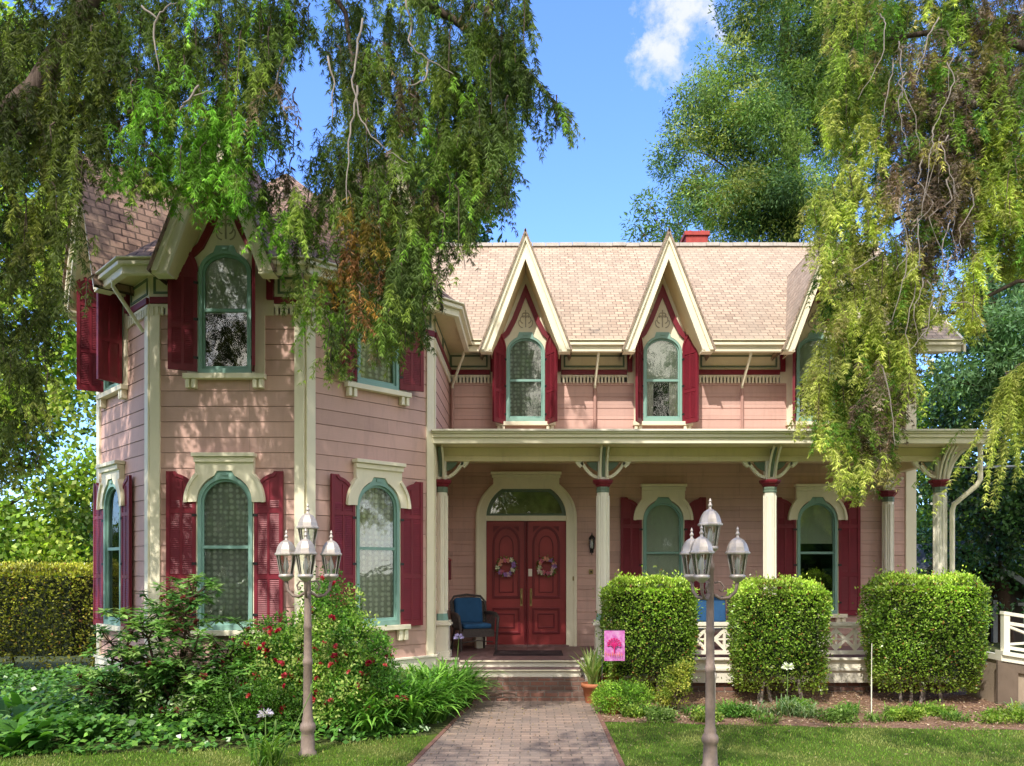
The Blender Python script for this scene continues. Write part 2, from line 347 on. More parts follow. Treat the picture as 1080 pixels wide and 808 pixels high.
# ================================================================== THE HOUSE
house = thing('house', 'two storey pink Victorian house with steep cream gables, dark red shutters and front porch', 'house', (-1.56, 15, 0))
HM = T((-(-1.56), -15, 0))
M['orn'] = paint('ornament_paint', (.42, .37, .27), .6, .1, 3)
def F(x, y, a): return HM @ T((x, y, 0)) @ RZ(a)
FA = F(-6.8, 20, -90); FB = F(-6.8, 12.56, -45); FC = F(-5.24, 11, 0); FD = F(-3.12, 11, 45); FE = F(-1.56, 12.56, 90); FF = F(-1.56, 15, 0); FG = F(7.2, 15, 90)
LB = 2.206
LOW = dict(hw=.375, zs=1.16, zsp=2.90, zt=3.28, zm=2.30)
UPB = dict(hw=.36, zs=4.68, zsp=6.06, zt=6.37, zm=5.56)
UPM = dict(hw=.36, zs=4.76, zsp=6.06, zt=6.37, zm=5.54)
def arch(hw, zs, zsp, zt, uc=0, key=0, n=28):
    """closed outline, counter clockwise from bottom left ... returned as list (u,z)"""
    out = [(uc - hw, zs), (uc + hw, zs)]
    for i in range(n + 1):
        a = PI * i / n; u = hw * math.cos(a); z = zsp + (zt - zsp) * math.sin(a)
        if key and abs(u) < .135: z = zt + key
        out.append((uc + u, z))
    return out
def half_at(w, z):
    if z < w['zs'] - .02 or z > w['zt']: return None
    if z <= w['zsp']: return w['hw'] - .03
    return max(0, (w['hw'] - .03) * math.sqrt(max(0, 1 - ((z - w['zsp']) / (w['zt'] - w['zsp'])) ** 2)))
def siding(Mx, L, z0, z1, wins=(), hb=.213):
    mb = MB(Mx); z = z0
    def strip(za, zb, wa, wb):
        holes = []
        for uc, w in wins:
            h = half_at(w, (za + zb) / 2)
            if h: holes.append((uc - h, uc + h))
        holes.sort(); u = 0
        for a, b in holes + [(L, L)]:
            if a > u: mb.add([(u, wa, za), (a, wa, za), (a, wb, zb), (u, wb, zb)], [(0, 1, 2, 3)])
            u = b
    while z < z1 - .01:
        zt = min(z + hb, z1); inarch = any(w['zsp'] - .02 < zt and z < w['zt'] + .02 for _, w in wins)
        strip(z, z + .001, -.010, -.022) ; strip(z + .001, z + .003, -.022, -.024)
        n = 8 if inarch else (2 if any(z < w['zs'] < zt for _, w in wins) else 1)
        za = z + .003; zb = zt - .009
        for i in range(n): strip(za + (zb - za) * i / n, za + (zb - za) * (i + 1) / n, -.024 + .006 * i / n, -.024 + .006 * (i + 1) / n)
        strip(zb, zb + .001, -.018, -.010); strip(zb + .001, zt, -.010, -.010)
        z = zt
    return mb.build('wall', M['pink'], house)
def win(Mx, uc, w, kind, lower, low_shade=.45):
    hw, zs, zsp, zt, zm = w['hw'], w['zs'], w['zsp'], w['zt'], w['zm']
    key = .06
    mb = MB(Mx); mb.prism(arch(hw, zs, zsp, zt, uc, key), -.075, .06, [arch(hw - .047, zs + .07, zsp, zt - .047, uc)])
    mb.box(uc - .045, uc + .045, -.09, -.074, zt + .0, zt + .04)
    fr = mb.build('window', M['teal'], house, .006)
    mb = MB(Mx); ih = hw - .048
    mb.prism(arch(ih, zs + .071, zsp, zt - .048, uc), -.035, -.005, [arch(ih - .022, zs + .11, zsp, zt - .079, uc)])
    mb.box(uc - ih + .02, uc + ih - .02, -.042, .0, zm - .022, zm + .022)
    mb.build('sash', M['teal'], fr, .004)
    mb = MB(Mx); mb.prism(arch(ih - .02, zs + .09, zsp, zt - .075, uc), -.018, -.015); mb.build('pane', M['glass'], fr)
    # room behind
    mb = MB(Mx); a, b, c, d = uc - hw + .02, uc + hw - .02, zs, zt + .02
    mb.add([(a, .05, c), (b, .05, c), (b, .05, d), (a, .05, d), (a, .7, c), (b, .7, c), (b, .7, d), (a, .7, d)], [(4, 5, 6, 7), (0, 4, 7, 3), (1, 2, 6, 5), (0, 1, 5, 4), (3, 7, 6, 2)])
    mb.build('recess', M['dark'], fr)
    def sheet(u0, u1, z0, z1, amp, wl, dep, mat, nm='curtain'):
        q = MB(Mx); n = 44; vs = []
        for i in range(n + 1):
            u = u0 + (u1 - u0) * i / n
            wv = dep + amp * math.sin(u / wl * 2 * PI) + amp * .4 * math.sin(u / wl * 3.7)
            e = abs(u - uc) / (hw - .01); top = z1 if z1 < zsp else zsp + (z1 - zsp) * math.sqrt(max(0, 1 - min(1, e) ** 2))
            vs += [(u, wv, z0), (u, wv, top)]
        q.add(vs, [(2 * i, 2 * i + 2, 2 * i + 3, 2 * i + 1) for i in range(n)], True)
        q.build(nm, mat, fr)
    a, b = uc - hw + .03, uc + hw - .03
    if kind == 'lace': sheet(a, b, zs + .05, zt, .010, .11, .03, M['lace']); sheet(a, b, zs + .04, zt, .004, .2, .10, M['sheer'], 'lining')
    elif kind == 'shade':
        sheet(a, b, zs + (zt - zs) * low_shade, zt, .002, .4, .02, M['shade'], 'roller_shade')
    elif kind == 'drapes':
        sheet(a, b, zm - .02, zt, .002, .4, .02, M['shade'], 'roller_shade')
        sheet(a, a + .17, zs + .03, zm + .1, .012, .07, .04, M['drape']); sheet(b - .19, b, zs + .03, zm + .1, .012, .07, .04, M['drape'])
    elif kind == 'swag':
        sheet(a, b, zs + .45, zt, .003, .3, .02, M['shade'], 'roller_shade'); sheet(a, b, zs + .03, zs + .8, .010, .09, .05, M['lace'])
    # sill with little slotted brackets
    mb = MB(Mx)
    if lower:
        mb.box(uc - hw - .17, uc + hw + .17, -.13, -.026, zs - .075, zs - .003)
        for s in (-1, 1):
            x = uc + s * (hw + .06); mb.box(x - .085, x - .02, -.10, -.026, zs - .24, zs - .078); mb.box(x + .02, x + .085, -.10, -.026, zs - .24, zs - .078); mb.box(x - .02, x + .02, -.07, -.026, zs - .23, zs - .078)
    else:
        mb.box(uc - hw - .20, uc + hw + .20, -.13, -.026, zs - .075, zs - .003)
        for s in (-1, 1):
            x = uc + s * (hw + .10); mb.box(x - .07, x - .016, -.11, -.026, zs - .20, zs - .078); mb.box(x + .016, x + .07, -.11, -.026, zs - .20, zs - .078); mb.box(x - .016, x + .016, -.06, -.026, zs - .19, zs - .078)
    mb.build('sill', M['cream'], fr, .005)
    if lower:
        # eared hood moulding
        o = []
        Ho = .56
        for i in range(17):
            a = R(44.4) * i / 16; o.append((uc + Ho * math.cos(a), zsp + .02 + .56 * math.sin(a)))
        e = o[-1]
        o += [(uc + .40, 3.53)]
        o = [p for p in o]; left = [(2 * uc - p[0], p[1]) for p in reversed(o)]
        inner = []
        for i in range(25):
            a = PI * (24 - i) / 24; u = (hw + .004) * math.cos(a); z = zsp + .02 + (zt + .003 - zsp) * math.sin(a)
            if abs(u) < .14: z = zt + key + .006
            inner.append((uc + u, z))
        mb = MB(Mx); mb.prism(o + left + inner, -.095, -.026)
        mb.box(uc - .43, uc + .43, -.17, -.026, 3.533, 3.585); mb.box(uc - .41, uc + .41, -.13, -.0955, 3.46, 3.53)
        # raised outer bead following the shoulder
        mb.ribbon([(p[0] + (-.03), p[1] - .01) for p in o[:17]], .045, -.125, -.0955)
        mb.ribbon([(2 * uc - p[0] + .03, p[1] - .01) for p in o[:17]], .045, -.125, -.0955)
        mb.build('hood', M['cream'], fr, .006)
        mb = MB(Mx)
        for s in (-1, 1): mb.box(uc + s * (hw + .004), uc + s * (hw + .045), -.06, -.026, zs, zsp + .02)
        mb.build('casing', M['cream'], fr, .004)
    return fr
def shutter(Mx, uh, s, W, z0, zt, zi, ang=0, hold=.05, parent=None):
    """hinged at u=uh, opening away to side s; zi = height of the arched inner corner"""
    Mh = Mx @ T((uh, -hold, 0)) @ (Matrix.Rotation(-R(ang) * s, 4, 'Z')) @ Matrix.Diagonal((s, 1, 1, 1))
    mb = MB(Mh)
    top = [(W, z0), (W, zt), (W - .11, zt)]
    for i in range(1, 13):
        a = PI / 2 * i / 12; top.append(((W - .11) * math.cos(a) , zi + (zt - .035 - zi) * (math.sin(PI / 2 - a)) )) if False else top.append(((W - .11) * (1 - math.sin(a)) , zi + (zt - .04 - zi) * math.cos(a)))
    out = [(0, z0)] + top
    mb.prism(out, -.006, .006)
    mb.box(.001, .048, -.02, .02, z0, zi + .005); mb.box(W - .05, W, -.02, .02, z0, zt - .001); mb.box(W / 2 - .017, W / 2 + .017, -.0165, .0165, z0 + .02, zi + (zt - zi) * .62)
    H = zt - z0
    for a, hh in ((0, .08), (.33, .055), (.74, .055)): mb.box(.049, W - .051, -.018, .018, z0 + H * a, z0 + H * a + hh)
    mb.ribbon([(p[0] + .012, p[1] - .012) for p in out[3:]], .045, -.0195, .0195)
    z = z0 + .10
    while z < zi - .06:
        f = (z - z0) / H
        if not (.32 < f < .36 or .73 < f < .77):
            for a, b in ((.05, W / 2 - .018), (W / 2 + .018, W - .052)):
                mb.add([(a, -.014, z), (b, -.014, z), (b, -.004, z + .022), (a, -.004, z + .022), (a, -.014, z + .004), (b, -.014, z + .004), (b, -.004, z + .026), (a, -.004, z + .026)],
                       [(0, 1, 2, 3), (4, 7, 6, 5), (0, 4, 5, 1), (2, 6, 7, 3)])
        z += .026
    sh = mb.build('shutter', M['red'], house)
    sh['label'] = 'dark red louvred shutter'
    for f in (.12, .5, .86): hb = MB(Mh); hb.box(-.012, .05, -.027, -.0205, z0 + (zi - z0) * f, z0 + (zi - z0) * f + .035); hb.build('hinge', M['black'], sh)
    return sh
def corner(x, y, z0, z1, bis):
    """corner boards: a post with two faces; bis = outward bisector angle in degrees"""
    mb = MB(HM @ T((x, y, 0)) @ RZ(bis))
    # local -y is outward
    for s in (-1, 1):
        m2 = MB(HM @ T((x, y, 0)) @ RZ(bis + s * 22.5)); m2.box(0, s * .135, -.05, .02, z0, z1); mb.v += []
        b = len(mb.v); mb.v += m2.v; mb.f += [[b + k for k in f] for f in m2.f]
    return mb.build('corner_board', M['cream'], house, .004)
OV = .48
ZF = 6.05   # underside of the eaves
HWG, ZE, ZP = .79, 5.93, 8.03
SL = .866
def gable(Mx, uc, w, weather=False):
    """one steep wall gable over an upper window"""
    s = [(-.535, w['zs']), (.535, w['zs']), (.535, 5.49), (.66, 5.49), (.66, 5.93), (.02, 7.60), (-.02, 7.60), (-.66, 5.93), (-.66, 5.49), (-.535, 5.49)]
    mb = MB(Mx); mb.prism([(uc + a, b) for a, b in s], -.034, -.0, [arch(w['hw'] - .02, w['zs'] + .02, w['zsp'], w['zt'] - .02, uc)])
    gw = mb.build('gable_wall', M['cream'], house)
    # red moulding: shouldered V
    for sg in (1,):
        pts = [(-.615, 5.70), (-.615, 6.08), (-.585, 6.19), (-.52, 6.28), (-.43, 6.345), (-.34, 6.43), (-.22, 6.66), (0, 7.22)]
        pts = pts + [(-a, b) for a, b in reversed(pts[:-1])]
        mb = MB(Mx); mb.ribbon([(uc + a, b) for a, b in pts], .09, -.085, -.0345); mb.build('red_moulding', M['red'], gw)
    # scrollwork ornament
    mb = MB(Mx); cz = 6.66
    mb.ribbon([(uc, cz - .12), (uc, cz + .2)], .02, -.05, -.0345)
    for sg in (-1, 1):
        for r_, dz, st, en in ((.07, .02, -1.4, 2.6), (.045, .10, -1.2, 2.4), (.09, -.04, -1.5, .6)):
            mb.ribbon([(uc + sg * (r_ * .55 + r_ * math.cos(st + (en - st) * i / 10) * .9), cz + dz + r_ * math.sin(st + (en - st) * i / 10)) for i in range(11)], .016, -.046, -.0345)
    mb.build('ornament', M['orn'], gw)
    # boxed soffit
    mb = MB(Mx); za = ZP - .47; th = .02
    for sg in (-1, 1):
        P = [(uc + sg * .002, za), (uc + sg * .615, ZE)]
        mb.add([(P[0][0], -(OV-.04), P[0][1]), (P[1][0], -(OV-.04), P[1][1]), (P[1][0], -.0, P[1][1]), (P[0][0], -.0, P[0][1]),
                (P[0][0], -(OV-.04), P[0][1] + .05), (P[1][0] + sg * .02, -(OV-.04), P[1][1]), (P[1][0] + sg * .02, 0, P[1][1]), (P[0][0], 0, P[0][1] + .05)], [(0, 1, 2, 3), (4, 7, 6, 5), (1, 5, 6, 2)])
    mb.build('soffit', M['cream_bounce'], gw)
    # rake boards with stepped mouldings
    def vee(hw, zp, b, c, ze=ZE): return [(uc - hw, ze), (uc - hw + b, ze), (uc, zp - c), (uc + hw - b, ze), (uc + hw, ze), (uc, zp)]
    mb = MB(Mx); mb.prism(vee(HWG, ZP, .18, .47), -OV, -(OV-.039)); mb.prism(vee(HWG + .012, ZP + .03, .062, .165, ZE), -(OV+.045), -(OV+.0005)); mb.prism(vee(HWG - .135, ZP - .355, .045, .115, ZE), -(OV+.022), -(OV+.0005))
    for sg in (-1, 1):
        mb.box(uc + sg * (HWG - .19), uc + sg * (HWG + .02), -(OV+.01), -(OV-.2), ZE - .03, ZE - .001)
    mb.build('rake_board', M['cream'], gw, .004)
    mb = MB(Mx)
    hyp = math.hypot(1, (ZP - ZE) / HWG); dep = 2.35
    for sg in (-1, 1):
        a = (uc, ZP + .06); b = (uc + sg * (HWG + .05), ZE + .0)
        L = math.hypot(b[0] - a[0], b[1] - a[1])
        for off, rev in ((0, 0),):
            vs = [(b[0], -(OV+.08), b[1]), (b[0], dep, b[1]), (a[0], dep, a[1]), (a[0], -(OV+.08), a[1])]
            uvs = [(-(OV+.08), 0), (dep, 0), (dep, L), (-(OV+.08), L)]
            mb.add(vs, [(0, 1, 2, 3)] if sg > 0 else [(3, 2, 1, 0)], uvs=uvs)
            vs2 = [(x - sg * .022, y, z - .03) for x, y, z in vs]
            mb.add([vs[0], vs[3], vs2[3], vs2[0]], [(0, 1, 2, 3)])
            mb.add(vs2, [(3, 2, 1, 0)])
    mb.build('gable_roof', M['shingle2'] if weather else M['shingle'], gw)
    return gw
def frieze(Mx, u0, u1, rects=1, siding_top=5.5):
    mb = MB(Mx); mb.box(u0, u1, -.032, 0, 5.60, 6.12); mb.build('frieze', M['cream'], house)
    mb = MB(Mx); mb.box(u0, u1, -.075, -.0325, 5.645, 5.735); mb.build('red_moulding', M['red'], house, .008)
    mb = MB(Mx); mb.box(u0, u1, -.055, -.0325, 5.605, 5.64); u = u0 + .02
    while u < u1 - .04: mb.box(u, u + .035, -.062, -.026, 5.49, 5.604); u += .066
    mb.build('dentil_moulding', M['cream'], house)
    n = rects; wd = (u1 - u0) / max(1, n)
    if wd > .3:
        for i in range(n):
            a = u0 + i * wd + .06; b = u0 + (i + 1) * wd - .06
            q = MB(Mx); q.ribbon([(a, 5.80), (b, 5.80), (b, 6.0), (a, 6.0)], .03, -.046, -.0325, True); q.build('panel_moulding', M['green'], house)
def eave(Mx, u0, u1, weather=False, e0=0, e1=0):
    """gutter and flat soffit along the wall between u0 and u1; e0/e1 = how much longer per metre of overhang"""
    mb = MB(Mx); ex = OV - .1
    mb.add([(u0, 0, ZF), (u1, 0, ZF), (u1 + e1 * ex, -ex, ZF), (u0 - e0 * ex, -ex, ZF)], [(0, 3, 2, 1)])
    mb.build('soffit', M['cream_bounce'], house); dlt = .6 - ex
    a0, a1 = u0 - e0 * ex, u1 + e1 * ex; mb = MB(Mx)
    f = .414
    def pl(wa, wb, za, zb):
        wa += dlt; wb += dlt
        x0a, x1a, x0b, x1b = a0 - (e0 and (-wa - ex) * e0), a1 + (e1 and (-wa - ex) * e1), a0 - (e0 and (-wb - ex) * e0), a1 + (e1 and (-wb - ex) * e1)
        v = [(x0a, wa, za), (x1a, wa, za), (x1b, wb, za), (x0b, wb, za), (x0a, wa, zb), (x1a, wa, zb), (x1b, wb, zb), (x0b, wb, zb)]
        mb.add(v, [(3, 2, 1, 0), (4, 5, 6, 7), (0, 1, 5, 4), (2, 3, 7, 6), (3, 0, 4, 7), (1, 2, 6, 5)])
    pl(-.66, -.58, 5.915, 6.02); pl(-.72, -.58, 6.021, 6.075); pl(-.69, -.58, 6.076, 6.095); pl(-.75, -.66, 6.096, 6.118)
    mb.build('gutter', M['cream'], house, .006)
def slope(mb, pts, u0=0):
    s2 = math.hypot(1, SL)
    vs = [(u, w, 6.115 + (w + OV - .02) * SL) for u, w in pts]
    mb.add(vs, [tuple(range(len(pts)))], uvs=[(u + u0, w * s2) for u, w in pts])
def roof_facet(Mx, L, gabs, e0, e1, wtop, u0=0, mat='shingle', name='roof'):
    """roof plane over a wall: overhang strip broken at the gables, then the plane behind"""
    mb = MB(Mx)
    wh = lambda w: HWG * (ZP - (6.115 + (w + OV - .02) * SL)) / (ZP - ZE) + .03
    ws = -(OV - .02); a = 0 - (e0 * -ws if e0 else 0); b = L + (e1 * -ws if e1 else 0)
    la, lb = (e0 * ws, ws) if False else (a, ws), None
    cur0, cur1 = a, 0 if e0 else 0
    edges = sorted(gabs)
    s0, s1 = a, 0.0
    for gc in edges:
        slope(mb, [(s0, ws), (gc - wh(ws), ws), (gc - wh(0), 0), (s1, 0)], u0); s0, s1 = gc + wh(ws), gc + wh(0)
    slope(mb, [(s0, ws), (b, ws), (L, 0), (s1, 0)], u0)
    slope(mb, [(0, 0), (L, 0), (L - (e1 * wtop if e1 else 0), wtop), (e0 * wtop if e0 else 0, wtop)], u0)
    return mb.build(name, M[mat], house)
# ---- bay wing
e = .414
siding(FB, LB, .62, 5.52, [(.80, LOW), (.80, UPB)]); siding(FC, 2.12, .62, 5.52, [(1.04, LOW), (1.04, UPB)]); siding(FD, LB, .62, 5.52, [(1.16, LOW), (1.16, UPB)])
siding(FE, 2.44, .62, 5.52); siding(FA, 7.44, .62, 5.52); siding(FG, 5, .62, 5.52)
FW = [(X + 1.56, LOW) for X in (2.48, 5.37)]; UW = [(X + 1.56, UPM) for X in (-.1, 2.47, 5.34)]
DOOR = dict(hw=.84, zs=.55, zsp=2.95, zt=3.54)
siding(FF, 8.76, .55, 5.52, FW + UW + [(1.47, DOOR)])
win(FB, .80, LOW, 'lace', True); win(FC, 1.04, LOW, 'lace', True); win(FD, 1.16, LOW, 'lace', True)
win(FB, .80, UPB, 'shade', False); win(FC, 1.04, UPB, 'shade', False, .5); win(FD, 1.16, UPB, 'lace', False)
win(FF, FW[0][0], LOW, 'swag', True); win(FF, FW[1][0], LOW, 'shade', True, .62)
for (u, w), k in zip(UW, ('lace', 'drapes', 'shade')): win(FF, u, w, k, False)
for Fx, u in ((FB, .80), (FC, 1.04), (FD, 1.16), (FF, FW[0][0]), (FF, FW[1][0])):
    for s in (-1, 1): shutter(Fx, u + s * .40, s, .40, 1.13, 3.34, 2.98, 3, .055)
for Fx, u, aL, aR in ((FB, .80, 76, 74), (FC, 1.04, 24, 70), (FD, 1.16, 30, 22), (FF, UW[0][0], 56, 60), (FF, UW[1][0], 66, 54), (FF, UW[2][0], 68, 50)):
    shutter(Fx, u - .385, -1, .37, 4.71, 6.44, 6.10, aL, .06); shutter(Fx, u + .385, 1, .37, 4.71, 6.44, 6.10, aR, .06)
for (x, y, b) in ((-6.8, 12.56, -67.5), (-5.24, 11, -22.5), (-3.12, 11, 22.5), (-1.56, 12.56, 67.5)): corner(x, y, .62, 5.62 if b in (-67.5, 67.5) else 5.6, b)
mb = MB(FG); mb.box(-.03, .16, -.045, .0, .55, 6.0); mb.build('corner_board', M['cream'], house, .004)
mb = MB(FF); mb.box(8.60, 8.79, -.05, -.0, .55, 6.0); mb.build('corner_board', M['cream'], house, .004)
# base boards and brick foundation
for Fx, L in ((FA, 7.44), (FB, LB), (FC, 2.12), (FD, LB), (FE, 2.44), (FG, 5)):
    mb = MB(Fx); mb.box(-.03, L + .03, -.06, .05, .43, .617); mb.box(-.04, L + .04, -.085, .05, .618, .65); mb.build('water_table', M['white'], house, .004)
    mb = MB(Fx); mb.add([(0, -.02, -.05), (L, -.02, -.05), (L, -.02, .43), (0, -.02, .43)], [(0, 1, 2, 3)], uvs=[(0, 0), (L, 0), (L, .48), (0, .48)]); mb.build('foundation', M['brick'], house)
gb = [gable(FB, .80, UPB, True), gable(FC, 1.04, UPB, True), gable(FD, 1.16, UPB, True)]
OV = .70
for u, w in UW: gable(FF, u, w)
OV = .48
def segs(L, gs, hw=.67): 
    out = []; a = 0
    for c in gs: out.append((a, c - hw)); a = c + hw
    out.append((a, L)); return [s for s in out if s[1] - s[0] > .06]
def esegs(L, gs, hw=.775): return segs(L, gs, hw)
for Fx, L, gs in ((FA, 7.44, []), (FB, LB, [.80]), (FC, 2.12, [1.04]), (FD, LB, [1.16]), (FE, 2.44, []), (FG, 5, []), (FF, 8.76, [w[0] for w in UW])):
    for a, b in segs(L, gs): frieze(Fx, a, b, max(1, round((b - a) / 1.3)))
for Fx, L, gs in ((FB, LB, [.80]), (FC, 2.12, [1.04]), (FD, LB, [1.16])):
    for a, b in esegs(L, gs): eave(Fx, a, b, e0=e if a == 0 else 0, e1=e if b == L else 0)
    if min(gs) < .8: eave(Fx, -.02, .03, e0=e)
eave(FA, 0, 7.44, e1=e); eave(FE, 0, 1.84 - .0, e0=e)
OV = .70
es = esegs(8.76, [w[0] for w in UW]); es = [(.42, es[0][1])] + es[1:]; es = [s for s in es if s[1] > s[0]]
for a, b in es: eave(FF, a, b if b < 8.7 else 8.76 + .55)
mb = MB(FF); mb.add([(0, 0, ZF), (.7, 0, ZF), (.7, -.6, ZF), (0, -.6, ZF)], [(0, 3, 2, 1)]); mb.build('soffit', M['cream_bounce'], house)
WT = 2.56; OV = .48
roof_facet(FB, LB, [.80], e, e, WT, 0, 'shingle2'); roof_facet(FC, 2.12, [1.04], e, e, WT, 3, 'shingle2'); roof_facet(FD, LB, [1.16], e, e, WT, 7, 'shingle2')
mb = MB(FA); slope(mb, [(-.5, -.46), (7.44 + .19, -.46), (7.44 - e * 2.62, 2.62), (-.5, 2.62)]); mb.build('roof', M['shingle2'], house)
mb = MB(FE); slope(mb, [(-.19, -.46), (8, -.46), (8, 2.62), (e * 2.62, 2.62)], 11); mb.build('roof', M['shingle'], house)
# main roof: front strip broken at the gables, plane to the ridge, back plane
OV = .70
mb = MB(FF); wh = lambda w: HWG * (ZP - (6.115 + (w + .68) * SL)) / (ZP - ZE) + .03
s0, s1 = .42, -.1; gs = [w[0] for w in UW]
for gc in gs: slope(mb, [(s0, -.68), (gc - wh(-.68), -.68), (gc - wh(0), 0), (s1, 0)]); s0, s1 = gc + wh(-.68), gc + wh(0)
slope(mb, [(s0, -.68), (9.35, -.68), (9.35, 0), (s1, 0)])
slope(mb, [(-3, 0), (9.35, 0), (9.35, 3.0), (-3, 3.0)]); mb.build('roof', M['shingle'], house)
zr = 6.115 + 3.68 * SL
mb = MB(FF); s2 = math.hypot(1, SL)
mb.add([(-3, 3.0, zr), (9.35, 3.0, zr), (9.35, 6.6, zr - 3.6 * SL), (-3, 6.6, zr - 3.6 * SL)], [(0, 1, 2, 3)], uvs=[(-3, 0), (9.35, 0), (9.35, 3.6 * s2), (-3, 3.6 * s2)]); mb.build('roof', M['shingle'], house)
mb = MB(FF)
x = -2.6
while x < 9.3: 
    j = random.uniform(-.006, .006); mb.box(x, x + .29, 2.88, 3.12, zr - .045 + j, zr + .03 + j); x += .3
mb.build('ridge_cap', paint('pale_ridge', (.45, .42, .38), .8, .2, 5, .3), house)
for sg in (0,):
    mb = MB(FF)
    for y0, y1 in ((-.70, 3.0), (6.6, 3.0)):
        za = zr - abs(3.0 - y0) * SL; mb.add([(9.33, y0, za - .2), (9.33, y1, zr - .2), (9.33, y1, zr + .0), (9.33, y0, za + .0), (9.37, y0, za - .2), (9.37, y1, zr - .2), (9.37, y1, zr + .01), (9.37, y0, za + .01)],
            [(0, 1, 2, 3), (4, 7, 6, 5), (3, 2, 6, 7), (0, 4, 5, 1), (0, 3, 7, 4)])
    mb.build('barge_board', M['cream'], house)
    mb = MB(FF); mb.add([(8.76, 0, 6.05), (8.76, 5, 6.05), (8.76, 3.0, zr - .1)], [(0, 1, 2)]); mb.add([(8.76, 0, 6.05), (8.76, 5, 6.05), (8.76, 5, 5.5), (8.76, 0, 5.5)], [(0, 1, 2, 3)]); mb.build('wall', M['pink'], house)
mb = MB(HM); mb.box(3.70, 4.22, 19.0, 19.5, 7.5, 9.95); mb.box(3.66, 4.26, 18.96, 19.54, 9.95, 10.05); mb.box(3.78, 3.86, 19.1, 19.4, 10.05, 10.12); mb.box(4.08, 4.16, 19.1, 19.4, 10.05, 10.12)
mb.build('chimney', paint('red_chimney', (.35, .05, .04), .7, .2, 6, .5), house, .01)
# downspouts
def pipe(pts, mat, r=.028, nm='downspout'): mb = MB(HM); mb.tube(pts, r, 8); mb.build(nm, mat, house)
def Xp(px, D): return (px - 560) / 840 * D
for X in (-1.47, 1.20, 3.96):
    gx = X + (.25 if X < 0 else .02)
    pipe([(gx, 14.42, 5.93), (gx, 14.42, 5.88), (X, 14.93, 5.45), (X, 14.93, 5.38)], M['cream'], .026); pipe([(X, 14.93, 5.38), (X, 14.93, 4.55)], M['pinkpipe'], .03)
pipe([(-5.70, 10.86, 5.95), (-5.70, 10.86, 5.85), (-5.40, 11.10, 5.30)], M['cream'], .028)
# ---- porch
PX0, PX1 = -1.56, 6.9
mb = MB(HM); y = 12.92
x = PX0
while x < PX1: mb.box(x, min(x + .098, PX1), 12.90, 15, .50, .55); x += .1
mb.build('porch_floor', M['floor'], house)
mb = MB(HM)
for a, b in ((-1.54, -1.16), (.80, 6.88)):
    mb.box(a, b, 12.86, 12.90, .16, .53); mb.box(a, b, 12.82, 12.86, .36, .40) ; mb.box(a, b, 12.80, 12.90, .531, .565)
mb.box(6.88, 6.92, 12.86, 15, .16, .56); mb.build('porch_skirt', M['white'], house, .004)
mb = MB(HM)
for a, b in ((-1.54, -1.2), (.75, 6.9)): mb.add([(a, 12.93, -.05), (b, 12.93, -.05), (b, 12.93, .2), (a, 12.93, .2)], [(0, 1, 2, 3)], uvs=[(a, 0), (b, 0), (b, .25), (a, .25)])
mb.build('foundation', M['brick'], house)
# steps
mb = MB(HM); SX0, SX1 = -1.14, .78
mb.box(SX0, SX1, 12.66, 12.90, .44, .525); mb.box(SX0 - .03, SX1, 12.36, 12.66, .32, .415); mb.build('step_riser', M['white'], house, .005)
mb = MB(HM); mb.box(SX0, SX1, 12.62, 12.90, .526, .551); mb.box(SX0 - .03, SX1, 12.33, 12.655, .416, .44); mb.build('step_tread', M['floor'], house, .004)
mb = MB(HM); mb.box(SX0 + .02, SX1 - .02, 12.612, 12.619, .528, .551); mb.box(SX0 - .01, SX1 - .02, 12.322, 12.329, .418, .44); mb.build('step_nosing', M['cream'], house)
mb = MB(HM)
def bbox(x0, x1, y0, y1, z0, z1):
    mb.add([(x0, y0, z0), (x1, y0, z0), (x1, y0, z1), (x0, y0, z1)], [(0, 1, 2, 3)], uvs=[(x0, z0), (x1, z0), (x1, z1), (x0, z1)])
    mb.add([(x0, y0, z1), (x1, y0, z1), (x1, y1, z1), (x0, y1, z1)], [(0, 1, 2, 3)], uvs=[(x0, y0), (x1, y0), (x1, y1), (x0, y1)])
    for x in (x0, x1): mb.add([(x, y0, z0), (x, y1, z0), (x, y1, z1), (x, y0, z1)], [(0, 1, 2, 3)], uvs=[(y0, z0), (y1, z0), (y1, z1), (y0, z1)])
bbox(SX0 - .08, SX1 + .05, 12.20, 12.66, -.02, .318); bbox(SX0 - .05, SX1 + .28, 12.02, 12.20, -.02, .13); mb.build('brick_step', M['brick'], house)
